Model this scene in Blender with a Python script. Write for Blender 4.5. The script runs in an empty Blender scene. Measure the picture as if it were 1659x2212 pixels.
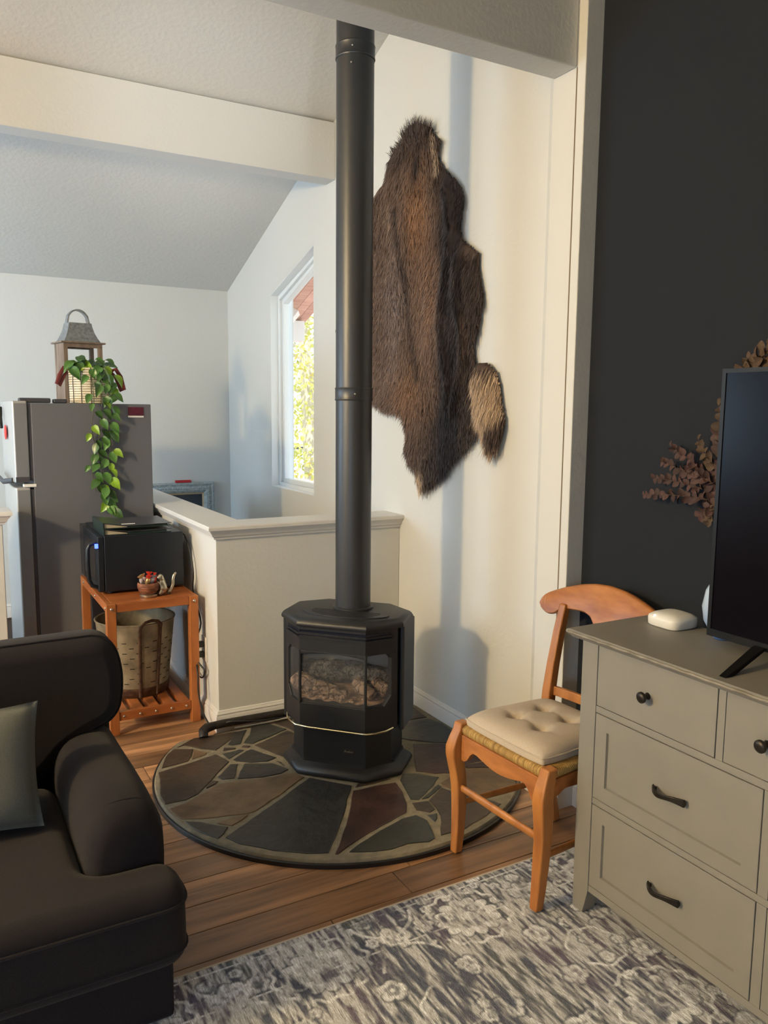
import bpy, math, random
import numpy as np
from mathutils import Vector, Matrix

# ------------------------------------------------------------------ camera, world, lights, exposure
S = bpy.context.scene
COL = S.collection
cam = bpy.data.cameras.new('camera')
cam.sensor_fit = 'HORIZONTAL'; cam.sensor_width = 36.0
cam.lens = 1726.0 / 1659.0 * 36.0
cam.clip_start = 0.02; cam.clip_end = 200
co = bpy.data.objects.new('camera', cam); COL.objects.link(co)
_yaw, _pitch, _roll = math.radians(29.289), math.radians(7.221), math.radians(0.531)
_fw = Vector((math.sin(_yaw), math.cos(_yaw), 0)); _rt = Vector((math.cos(_yaw), -math.sin(_yaw), 0)); _up = Vector((0, 0, 1))
_f2 = _fw * math.cos(_pitch) - _up * math.sin(_pitch); _u2 = _up * math.cos(_pitch) + _fw * math.sin(_pitch)
_r3 = _rt * math.cos(_roll) + _u2 * math.sin(_roll); _u3 = _u2 * math.cos(_roll) - _rt * math.sin(_roll)
co.matrix_world = Matrix(((_r3.x, _u3.x, -_f2.x, 0), (_r3.y, _u3.y, -_f2.y, 0), (_r3.z, _u3.z, -_f2.z, 1.5), (0, 0, 0, 1)))
S.camera = co

W = bpy.data.worlds.new('sky'); S.world = W; W.use_nodes = True
_bg = W.node_tree.nodes['Background']
_bg.inputs['Color'].default_value = (0.80, 0.90, 1.0, 1); _bg.inputs['Strength'].default_value = 2.2

S.view_settings.view_transform = 'Standard'; S.view_settings.look = 'None'
S.view_settings.gamma = 1.0; S.view_settings.use_curve_mapping = False
S.view_settings.exposure = 0.0

def lamp(name, kind, loc, power, color, size=0.1, size_y=None, aim=None):
    l = bpy.data.lights.new(name, kind); l.energy = power; l.color = color
    if kind == 'AREA':
        l.shape = 'RECTANGLE'; l.size = size; l.size_y = size_y or size
    elif kind in ('POINT', 'SPOT'):
        l.shadow_soft_size = size
    o = bpy.data.objects.new(name, l); COL.objects.link(o); o.location = loc
    if aim is not None:
        d = Vector(aim) - Vector(loc); o.rotation_euler = d.to_track_quat('-Z', 'Y').to_euler()
    return o
_sun = lamp('sun', 'SUN', (0, 0, 12), 8.0, (1, 0.96, 0.86), aim=(0.5, 1.2, 10.0)); _sun.data.angle = 0.01
lamp('floor_lamp_glow', 'POINT', (-2.70, 2.06, 2.42), 385, (1.0, 0.73, 0.37), 0.13)
lamp('dining_daylight', 'AREA', (-2.5, 2.75, 1.6), 48, (0.50, 0.74, 1.0), 1.5, 1.5, aim=(-0.6, 6.0, 1.5))
lamp('kitchen_daylight', 'AREA', (-2.4, 5.0, 1.5), 72, (0.50, 0.75, 1.0), 1.2, 1.0, aim=(2, 6.0, 1.1))
lamp('living_daylight', 'AREA', (-2.5, -0.8, 1.1), 35, (0.38, 0.66, 1.0), 1.5, 1.2, aim=(1.4, 2.4, 0.3))
_gl = lamp('added_beam_spot', 'SPOT', (-0.5, -2.2, 0.12), 900, (0.95, 0.98, 1.0), 0.25, aim=(1.25, 4.27, 2.98)); _gl.data.spot_size = math.radians(13); _gl.data.spot_blend = 1.0  # spot added to whiten the beam, standing in for an assumed floor reflection

# ------------------------------------------------------------------ helpers
def srgb(r, g, b):
    f = lambda c: (c / 255 / 12.92) if c / 255 <= 0.04045 else ((c / 255 + 0.055) / 1.055) ** 2.4
    return (f(r), f(g), f(b), 1)

def mat(name, col, rough=0.6, metal=0.0, var=0.0, vscale=8.0, bump=0.0, bscale=60.0, col2=None, stretch=None, detail=4.0,
        rnd=0.0, spec=0.5, sheen=0.0, attr=None, emit=None, trans=0.0, coat=0.0, bdist=0.01, crack=None):
    m = bpy.data.materials.new(name); m.use_nodes = True
    nt = m.node_tree; N = nt.nodes; L = nt.links; P = N['Principled BSDF']
    P.inputs['Roughness'].default_value = rough; P.inputs['Metallic'].default_value = metal
    P.inputs['Specular IOR Level'].default_value = spec
    P.inputs['Coat Weight'].default_value = coat; P.inputs['Coat Roughness'].default_value = 0.15
    if sheen: P.inputs['Sheen Weight'].default_value = sheen
    P.inputs['Base Color'].default_value = col
    if trans: P.inputs['Transmission Weight'].default_value = trans
    if emit:
        P.inputs['Emission Color'].default_value = col; P.inputs['Emission Strength'].default_value = emit
    tc = N.new('ShaderNodeTexCoord'); src = tc.outputs['Object']
    if stretch:
        mp = N.new('ShaderNodeMapping'); mp.inputs['Scale'].default_value = stretch
        L.new(src, mp.inputs['Vector']); src2 = mp.outputs['Vector']
    else: src2 = src
    out = None
    if attr:
        a = N.new('ShaderNodeAttribute'); a.attribute_name = attr; out = a.outputs['Color']
    if var or col2:
        n = N.new('ShaderNodeTexNoise'); n.inputs['Scale'].default_value = vscale; n.inputs['Detail'].default_value = detail
        L.new(src2, n.inputs['Vector'])
        if rnd:
            oi = N.new('ShaderNodeObjectInfo'); n.noise_dimensions = '4D'
            mm = N.new('ShaderNodeMath'); mm.operation = 'MULTIPLY'; mm.inputs[1].default_value = 37.0
            L.new(oi.outputs['Random'], mm.inputs[0]); L.new(mm.outputs[0], n.inputs['W'])
        cr = N.new('ShaderNodeValToRGB')
        if attr:
            cr.color_ramp.elements[0].position = 0.3; cr.color_ramp.elements[1].position = 0.7
            cr.color_ramp.elements[0].color = (1 - var, 1 - var, 1 - var, 1); cr.color_ramp.elements[1].color = (1 + var, 1 + var, 1 + var, 1)
            mx = N.new('ShaderNodeMix'); mx.data_type = 'RGBA'; mx.blend_type = 'MULTIPLY'; mx.inputs[0].default_value = 1
            L.new(n.outputs['Fac'], cr.inputs['Fac']); L.new(out, mx.inputs[6]); L.new(cr.outputs['Color'], mx.inputs[7]); out = mx.outputs[2]
        else:
            c2 = col2 or tuple(max(0, c * (1 - var)) for c in col[:3]) + (1,)
            c1 = col if col2 else tuple(c * (1 + var) for c in col[:3]) + (1,)
            cr.color_ramp.elements[0].position = 0.3; cr.color_ramp.elements[1].position = 0.7
            cr.color_ramp.elements[0].color = c2; cr.color_ramp.elements[1].color = c1
            L.new(n.outputs['Fac'], cr.inputs['Fac']); out = cr.outputs['Color']
    if rnd:
        oi2 = N.new('ShaderNodeObjectInfo')
        mr = N.new('ShaderNodeMapRange'); mr.inputs['To Min'].default_value = 1 - rnd; mr.inputs['To Max'].default_value = 1 + rnd
        L.new(oi2.outputs['Random'], mr.inputs['Value'])
        mx = N.new('ShaderNodeVectorMath'); mx.operation = 'SCALE'
        if out: L.new(out, mx.inputs[0])
        else: mx.inputs[0].default_value = col[:3]
        L.new(mr.outputs[0], mx.inputs['Scale']); out = mx.outputs[0]
    if crack:
        vo = N.new('ShaderNodeTexVoronoi'); vo.feature = 'DISTANCE_TO_EDGE'; vo.inputs['Scale'].default_value = crack
        nz = N.new('ShaderNodeTexNoise'); nz.inputs['Scale'].default_value = crack * 0.8
        ad = N.new('ShaderNodeVectorMath'); ad.operation = 'MULTIPLY_ADD'; ad.inputs[1].default_value = (0.055, 0.055, 0.055)
        L.new(src, nz.inputs['Vector']); L.new(nz.outputs['Color'], ad.inputs[0]); L.new(src, ad.inputs[2]); L.new(ad.outputs[0], vo.inputs['Vector'])
        rc = N.new('ShaderNodeValToRGB'); rc.color_ramp.elements[0].position = 0.0; rc.color_ramp.elements[1].position = 0.11
        rc.color_ramp.elements[0].color = (0.20, 0.18, 0.17, 1); rc.color_ramp.elements[1].color = (1, 1, 1, 1)
        mc_ = N.new('ShaderNodeMix'); mc_.data_type = 'RGBA'; mc_.blend_type = 'MULTIPLY'; mc_.inputs[0].default_value = 1
        L.new(vo.outputs['Distance'], rc.inputs['Fac']); L.new(out, mc_.inputs[6]); L.new(rc.outputs['Color'], mc_.inputs[7]); out = mc_.outputs[2]
    if out: L.new(out, P.inputs['Base Color'])
    if bump:
        nb = N.new('ShaderNodeTexNoise'); nb.inputs['Scale'].default_value = bscale; nb.inputs['Detail'].default_value = 3
        L.new(src2 if stretch else src, nb.inputs['Vector'])
        b = N.new('ShaderNodeBump'); b.inputs['Strength'].default_value = bump; b.inputs['Distance'].default_value = bdist
        L.new(nb.outputs['Fac'], b.inputs['Height']); L.new(b.outputs['Normal'], P.inputs['Normal'])
    return m

def glass(name, tint, refl=0.07, rough=0.02, haze=0.0):
    m = bpy.data.materials.new(name); m.use_nodes = True
    nt = m.node_tree; N = nt.nodes; L = nt.links
    N.remove(N['Principled BSDF'])
    t = N.new('ShaderNodeBsdfTransparent'); t.inputs['Color'].default_value = tint
    g = N.new('ShaderNodeBsdfGlossy'); g.inputs['Roughness'].default_value = rough
    fr = N.new('ShaderNodeFresnel'); fr.inputs['IOR'].default_value = 1.45
    ge = N.new('ShaderNodeNewGeometry'); inv = N.new('ShaderNodeMath'); inv.operation = 'SUBTRACT'; inv.inputs[0].default_value = 1.0
    mu = N.new('ShaderNodeMath'); mu.operation = 'MULTIPLY'
    L.new(ge.outputs['Backfacing'], inv.inputs[1]); L.new(inv.outputs[0], mu.inputs[0]); L.new(fr.outputs[0], mu.inputs[1])
    mx = N.new('ShaderNodeMixShader'); L.new(mu.outputs[0], mx.inputs[0]); L.new(t.outputs[0], mx.inputs[1]); L.new(g.outputs[0], mx.inputs[2])
    res = mx.outputs[0]
    if haze:
        df = N.new('ShaderNodeBsdfDiffuse'); df.inputs['Color'].default_value = (0.75, 0.75, 0.74, 1)
        m2 = N.new('ShaderNodeMixShader'); m2.inputs[0].default_value = haze; L.new(res, m2.inputs[1]); L.new(df.outputs[0], m2.inputs[2]); res = m2.outputs[0]
    L.new(res, N['Material Output'].inputs['Surface'])
    return m

class MB:
    def __init__(self): self.v = []; self.f = []; self.c = []
    def add(self, vs, fs):
        b = len(self.v); self.v += [tuple(p) for p in vs]; self.f += [tuple(i + b for i in q) for q in fs]; return self
    def box(self, x0, x1, y0, y1, z0, z1):
        return self.hexa([(x0, y0, z0), (x1, y0, z0), (x1, y1, z0), (x0, y1, z0), (x0, y0, z1), (x1, y0, z1), (x1, y1, z1), (x0, y1, z1)])
    def hexa(self, p):
        return self.add(p, [(3, 2, 1, 0), (4, 5, 6, 7), (0, 1, 5, 4), (1, 2, 6, 5), (2, 3, 7, 6), (3, 0, 4, 7)])
    def loft(self, rings, closed=True, caps=True):
        n = len(rings[0]); vs = [p for r in rings for p in r]; fs = []
        for k in range(len(rings) - 1):
            for i in range(n if closed else n - 1):
                j = (i + 1) % n; fs.append((k * n + i, k * n + j, (k + 1) * n + j, (k + 1) * n + i))
        if caps: fs.append(tuple(reversed(range(n)))); fs.append(tuple((len(rings) - 1) * n + i for i in range(n)))
        return self.add(vs, fs)
    def prism(self, poly, axis, a, b):
        def put(p, t):
            return (t, p[0], p[1]) if axis == 0 else (p[0], t, p[1]) if axis == 1 else (p[0], p[1], t)
        return self.loft([[put(p, a) for p in poly], [put(p, b) for p in poly]])
    def tube(self, pts, rad, n=10, caps=True, flat=None):
        pts = [Vector(p) for p in pts]; rings = []
        rs = rad if hasattr(rad, '__len__') else [rad] * len(pts)
        up = None
        for i, p in enumerate(pts):
            t = (pts[min(i + 1, len(pts) - 1)] - pts[max(i - 1, 0)]).normalized()
            if up is None:
                up = Vector((0, 0, 1)) if abs(t.z) < 0.9 else Vector((1, 0, 0))
            a = (up - t * up.dot(t)).normalized(); b = t.cross(a); up = a
            fx = flat or 1.0
            rings.append([tuple(p + a * (rs[i] * math.cos(2 * math.pi * k / n)) + b * (fx * rs[i] * math.sin(2 * math.pi * k / n))) for k in range(n)])
        return self.loft(rings, caps=caps)
    def lathe(self, prof, cx, cy, n=32, caps=True):
        return self.loft([[(cx + r * math.cos(2 * math.pi * k / n), cy + r * math.sin(2 * math.pi * k / n), z) for k in range(n)] for r, z in prof], caps=caps)
    def ball(self, c, r, n=12, m=8, rz=None, ry=None):
        rx = r; ry = ry or r; rz = rz or r
        rings = []
        for i in range(1, m):
            a = math.pi * i / m
            rings.append([(c[0] + rx * math.sin(a) * math.cos(2 * math.pi * k / n), c[1] + ry * math.sin(a) * math.sin(2 * math.pi * k / n), c[2] - rz * math.cos(a)) for k in range(n)])
        return self.loft(rings)
    def grid(self, P):
        h, w = len(P), len(P[0])
        return self.add([p for r in P for p in r], [(i * w + j, i * w + j + 1, (i + 1) * w + j + 1, (i + 1) * w + j) for i in range(h - 1) for j in range(w - 1)])

INV = {}
def link(o, parent=None):
    COL.objects.link(o)
    if parent is not None:
        o.parent = parent
        if parent.type == 'EMPTY': o.matrix_parent_inverse = Matrix.Translation(-Vector(parent.location))
    return o
def thing(name, label, cat, loc, group=None):
    o = bpy.data.objects.new(name, None); o.empty_display_size = 0.05; o.location = loc; COL.objects.link(o)
    o['label'] = label; o['category'] = cat
    if group: o['group'] = group
    return o
def tag(o, label, cat, group=None, kind=None):
    o['label'] = label; o['category'] = cat
    if group: o['group'] = group
    if kind: o['kind'] = kind
    return o
def obj(name, mb, m, parent=None, smooth=None, bevel=0, seg=2, sub=0, label=None, kind=None, solid=0):
    me = bpy.data.meshes.new(name)
    if isinstance(mb, MB): me.from_pydata(mb.v, [], mb.f)
    else: me.from_pydata(*mb)
    me.update()
    for mm in (m if isinstance(m, (list, tuple)) else [m]): me.materials.append(mm)
    if smooth is not None:
        me.polygons.foreach_set('use_smooth', [True] * len(me.polygons))
        if smooth < 180: me.set_sharp_from_angle(angle=math.radians(smooth))
    o = bpy.data.objects.new(name, me); link(o, parent)
    if solid:
        s = o.modifiers.new('s', 'SOLIDIFY'); s.thickness = solid; s.offset = 0
    if bevel:
        b = o.modifiers.new('b', 'BEVEL'); b.width = bevel; b.segments = seg; b.limit_method = 'ANGLE'; b.angle_limit = math.radians(35)
        me.polygons.foreach_set('use_smooth', [True] * len(me.polygons)); b.harden_normals = True
    if sub:
        s = o.modifiers.new('u', 'SUBSURF'); s.levels = sub; s.render_levels = sub
    if label: o['label'] = label
    if kind: o['kind'] = kind
    return o
def struct(name, mb, m, **k):
    return obj(name, mb, m, kind='structure', **k)
def setcol(me, cols, name='col'):
    a = me.color_attributes.new(name, 'FLOAT_COLOR', 'POINT')
    a.data.foreach_set('color', np.asarray(cols, dtype=np.float32).ravel())

# ------------------------------------------------------------------ materials
M = {}
M['wall'] = mat('warm_white_paint', (0.640, 0.640, 0.615, 1), 0.75, bump=0.25, bscale=55, bdist=0.004)
M['kitchen'] = mat('cool_cast_white', (0.63, 0.645, 0.635, 1), 0.75, bump=0.2, bscale=55, bdist=0.004)  # cool daylight cast mixed into the back wall's white
M['ceil'] = mat('textured_ceiling_paint', (0.60, 0.595, 0.57, 1), 0.8, bump=0.3, bscale=42, bdist=0.008)
M['trim'] = mat('white_trim_paint', (0.69, 0.675, 0.65, 1), 0.45)
M['dark'] = mat('charcoal_wall_paint', (0.0175, 0.0205, 0.0275, 1), 0.85, bump=0.15, bscale=60, bdist=0.003, spec=0.12)
M['plank'] = mat('plank_wood', srgb(188, 140, 100), 0.36, col2=srgb(98, 72, 52), vscale=2.6, stretch=(0.8, 11, 6), detail=7, rnd=0.42, bump=0.12, bscale=5, coat=0.1, bdist=0.004)
M['subfloor'] = mat('subfloor_wood', srgb(52, 34, 24), 0.7)
M['black_metal'] = mat('black_stove_enamel', (0.0135, 0.014, 0.0155, 1), 0.42, 0.0, bump=0.12, bscale=400, bdist=0.001, spec=0.5)
M['flue'] = mat('black_flue_paint', (0.050, 0.052, 0.056, 1), 0.40, 0.55, spec=0.6)
M['brass'] = mat('polished_brass', srgb(236, 226, 190), 0.2, 1.0)
M['louvre'] = mat('louvre_shadow', (0.008, 0.010, 0.020, 1), 0.25)
M['void'] = mat('dark_slot', (0.004, 0.004, 0.004, 1), 0.9)
M['mortar'] = mat('mortar', srgb(124, 115, 96), 0.85, var=0.2, vscale=30, bump=0.3, bscale=120)
for nm, c, c2 in (('brown', (72, 59, 47), (48, 41, 35)), ('slate', (50, 50, 49), (36, 36, 38)), ('maroon', (70, 48, 42), (42, 31, 29)), ('green', (57, 58, 51), (42, 43, 40)), ('tan', (122, 99, 72), (76, 60, 45))):
    M['s_' + nm] = mat('stone_' + nm, srgb(*c), 0.42, col2=srgb(*c2), vscale=9, detail=8, bump=0.7, bscale=24, bdist=0.006, rnd=0.12)
M['sofa'] = mat('charcoal_fabric', srgb(35, 33, 37), 0.95, var=0.22, vscale=420, bump=0.35, bscale=500, sheen=0.06, bdist=0.002, spec=0.12)
M['pillow'] = mat('sage_fabric', srgb(96, 98, 94), 0.9, var=0.12, vscale=300, bump=0.3, bscale=420, bdist=0.002, spec=0.2)
M['chair'] = mat('honey_wood', srgb(186, 124, 64), 0.42, col2=srgb(150, 92, 44), vscale=4, stretch=(6, 6, 1.2), detail=5, coat=0.06)
M['chair_h'] = mat('honey_wood_crest', srgb(184, 120, 64), 0.45, col2=srgb(138, 80, 40), vscale=5, stretch=(5, 1.6, 5), detail=6, coat=0.04)
M['rush'] = mat('woven_rush', srgb(196, 160, 92), 0.7, col2=srgb(140, 104, 52), vscale=60, stretch=(0.25, 3, 0.25), rnd=0.15)
M['linen'] = mat('beige_linen', srgb(186, 172, 154), 0.9, var=0.06, vscale=250, bump=0.25, bscale=500, bdist=0.002)
M['dresser'] = mat('grey_beige_paint', srgb(128, 125, 119), 0.5, var=0.03, vscale=10, bump=0.08, bscale=90, bdist=0.002)
M['dresser_worn'] = mat('worn_paint_edge', srgb(140, 134, 124), 0.55, col2=srgb(104, 96, 82), vscale=26, detail=8)
M['bronze'] = mat('dark_bronze', srgb(52, 48, 44), 0.38, 0.7, var=0.3, vscale=60)
M['tv_black'] = mat('tv_plastic', (0.006, 0.006, 0.0065, 1), 0.4, spec=0.25)
M['screen'] = mat('tv_screen', (0.004, 0.003, 0.005, 1), 0.24, spec=0.08)
M['router'] = mat('white_plastic', srgb(225, 222, 214), 0.3)
M['led'] = mat('led', (1, 0.98, 0.9, 1), 0.4, emit=6)
M['blueled'] = mat('blue_led', (0.05, 0.1, 1, 1), 0.4, emit=5)
M['vase'] = mat('blue_white_glaze', srgb(196, 214, 232), 0.15, col2=srgb(52, 92, 160), vscale=7, stretch=(1, 1, 0.6), detail=1)
M['cart'] = mat('cart_wood', srgb(184, 114, 60), 0.4, col2=srgb(142, 80, 38), vscale=4, stretch=(5, 5, 1.0), detail=6, rnd=0.08, coat=0.15)
M['cart_x'] = mat('cart_wood_flat', srgb(180, 108, 58), 0.36, col2=srgb(144, 78, 38), vscale=4, stretch=(1.0, 6, 6), detail=6, rnd=0.08, coat=0.15)
M['cart_y'] = mat('cart_wood_slat', srgb(186, 114, 62), 0.4, col2=srgb(146, 82, 40), vscale=4, stretch=(6, 1.0, 6), detail=6, rnd=0.08)
M['steel'] = mat('bright_steel', srgb(200, 195, 185), 0.28, 1.0)
M['mw'] = mat('black_appliance', (0.006, 0.009, 0.015, 1), 0.34, spec=0.5)
M['mw_glass'] = mat('black_glass', (0.012, 0.012, 0.014, 1), 0.08)
M['zinc'] = mat('galvanised_metal', srgb(170, 160, 138), 0.5, 0.55, col2=srgb(120, 112, 96), vscale=14, detail=6)
M['rust'] = mat('rusted_band', srgb(104, 76, 58), 0.7, 0.2, col2=srgb(64, 44, 36), vscale=40)
M['fridge'] = mat('fridge_grey', srgb(98, 100, 107), 0.5, bump=0.12, bscale=400, bdist=0.001)
M['fridge_door'] = mat('stainless_door', srgb(186, 184, 180), 0.35, 0.35)
M['fridge_dark'] = mat('fridge_gasket', srgb(62, 62, 68), 0.5)
M['fridge_edge'] = mat('fridge_door_edge', srgb(124, 126, 132), 0.4, 0.2)
M['red'] = mat('red_magnet', srgb(228, 60, 48), 0.6)
M['photo'] = mat('magenta_print', srgb(96, 30, 52), 0.4, col2=srgb(60, 22, 40), vscale=30)
M['white'] = mat('white_paper', srgb(228, 226, 220), 0.6)
M['lantern_wood'] = mat('weathered_wood', srgb(142, 124, 108), 0.7, col2=srgb(98, 82, 70), vscale=6, stretch=(5, 5, 1), detail=6)
M['lantern_metal'] = mat('galvanised_roof', srgb(150, 154, 156), 0.45, 0.4, col2=srgb(110, 114, 118), vscale=70)
M['wicker'] = mat('white_wicker', srgb(226, 212, 184), 0.7, var=0.12, vscale=40)
M['wicker_line'] = mat('dark_wicker', srgb(70, 52, 40), 0.8)
M['ribbon'] = mat('burgundy_strap', srgb(112, 44, 46), 0.6)
M['leaf'] = mat('pothos_leaf', srgb(92, 132, 56), 0.32, col2=srgb(56, 96, 50), vscale=20, rnd=0.4, trans=0.0)
M['leaf_l'] = mat('pothos_leaf_bright', srgb(158, 190, 50), 0.35, col2=srgb(112, 158, 46), vscale=20, rnd=0.25)
M['vine'] = mat('vine_stem', srgb(84, 88, 52), 0.6)
M['frame'] = mat('blue_grey_frame', srgb(160, 170, 172), 0.6, var=0.25, vscale=45, bump=0.6, bscale=50)
M['gilt'] = mat('gilt_lip', srgb(186, 164, 132), 0.5)
M['board'] = mat('chalkboard', srgb(52, 58, 66), 0.7)
M['eraser'] = mat('red_eraser', srgb(178, 40, 46), 0.7)
M['cord'] = mat('black_cord', (0.012, 0.012, 0.012, 1), 0.45)
M['gaspipe'] = mat('black_iron', srgb(44, 40, 37), 0.5, 0.3, var=0.3, vscale=50, bump=0.3, bscale=120)
M['hearth_edge'] = mat('black_edge_trim', (0.010, 0.010, 0.011, 1), 0.3)
M['log'] = mat('ceramic_log', srgb(176, 146, 122), 0.85, col2=srgb(104, 84, 70), vscale=22, detail=6, bump=1.0, bscale=36, bdist=0.02, crack=27)
M['log_d'] = mat('charred_log', srgb(120, 114, 108), 0.85, col2=srgb(44, 42, 40), vscale=24, detail=5, bump=1.0, bscale=48, bdist=0.02, crack=36)
M['ember'] = mat('ember_pebble', srgb(190, 156, 128), 0.85, col2=srgb(96, 78, 66), vscale=30, rnd=0.25)
M['soot'] = mat('firebox_liner', srgb(150, 146, 142), 0.8, var=0.2, vscale=10)
M['silver'] = mat('cast_pewter', srgb(190, 180, 160), 0.28, 0.9, bump=0.5, bscale=160, bdist=0.002)
M['bowl'] = mat('carved_wood_bowl', srgb(150, 92, 60), 0.6, col2=srgb(92, 52, 34), vscale=26, stretch=(1, 1, 3), bump=0.5, bscale=40)
M['wrap_red'] = mat('red_wrapper', srgb(226, 62, 40), 0.25)
M['wrap_gold'] = mat('gold_wrapper', srgb(206, 168, 110), 0.25, 0.5)
M['wrap_purple'] = mat('brown_wrapper', srgb(96, 74, 84), 0.3, col2=srgb(200, 190, 190), vscale=70)
M['binder'] = mat('binder_cover', srgb(58, 58, 62), 0.28, bump=0.06, bscale=80)
M['binder_g'] = mat('binder_edge', srgb(30, 46, 44), 0.3)
M['paper'] = mat('page_block', srgb(178, 164, 136), 0.8, var=0.1, vscale=120, stretch=(1, 1, 12))
M['euc'] = mat('dried_eucalyptus', srgb(76, 50, 45), 0.75, col2=srgb(50, 32, 31), vscale=12, rnd=0.35)
M['euc_t'] = mat('dried_tan_leaf', srgb(80, 60, 40), 0.75, col2=srgb(52, 38, 26), vscale=12, rnd=0.3)
M['twig'] = mat('twig', srgb(70, 52, 36), 0.8)
M['fur'] = mat('hide_fur', (1, 1, 1, 1), 0.55, attr='col', spec=0.25)
M['skin'] = mat('hide_skin', srgb(66, 50, 42), 0.8, var=0.3, vscale=12)
M['rug'] = mat('rug_pile', (1, 1, 1, 1), 0.95, attr='col', var=0.34, vscale=340, stretch=(1.0, 0.13, 1.0), detail=2, bump=0.5, bscale=330, spec=0.1, bdist=0.003)
M['rug_edge'] = mat('rug_binding', srgb(190, 180, 164), 0.9)
M['winframe'] = mat('white_vinyl', srgb(226, 230, 232), 0.35)
M['glass'] = glass('window_glass', (0.97, 0.98, 0.98, 1))
M['stoveglass'] = glass('stove_glass', (0.92, 0.92, 0.92, 1), rough=0.12, haze=0.035)  # a little pale diffuse haze mixed evenly into the pane
M['soffit'] = mat('cedar_soffit', srgb(222, 184, 164), 0.6, col2=srgb(196, 148, 128), vscale=5, stretch=(1, 8, 8), rnd=0.15)
M['roofred'] = mat('red_metal_roof', srgb(196, 156, 158), 0.5)
M['siding'] = mat('white_siding', srgb(232, 230, 224), 0.7)
M['bark'] = mat('birch_bark', srgb(200, 190, 170), 0.8)
M['treeleaf'] = mat('yellow_green_leaf', srgb(226, 222, 120), 0.6, col2=srgb(176, 184, 86), vscale=3)
M['ground'] = mat('far_ground', srgb(176, 172, 156), 0.9)
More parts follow.
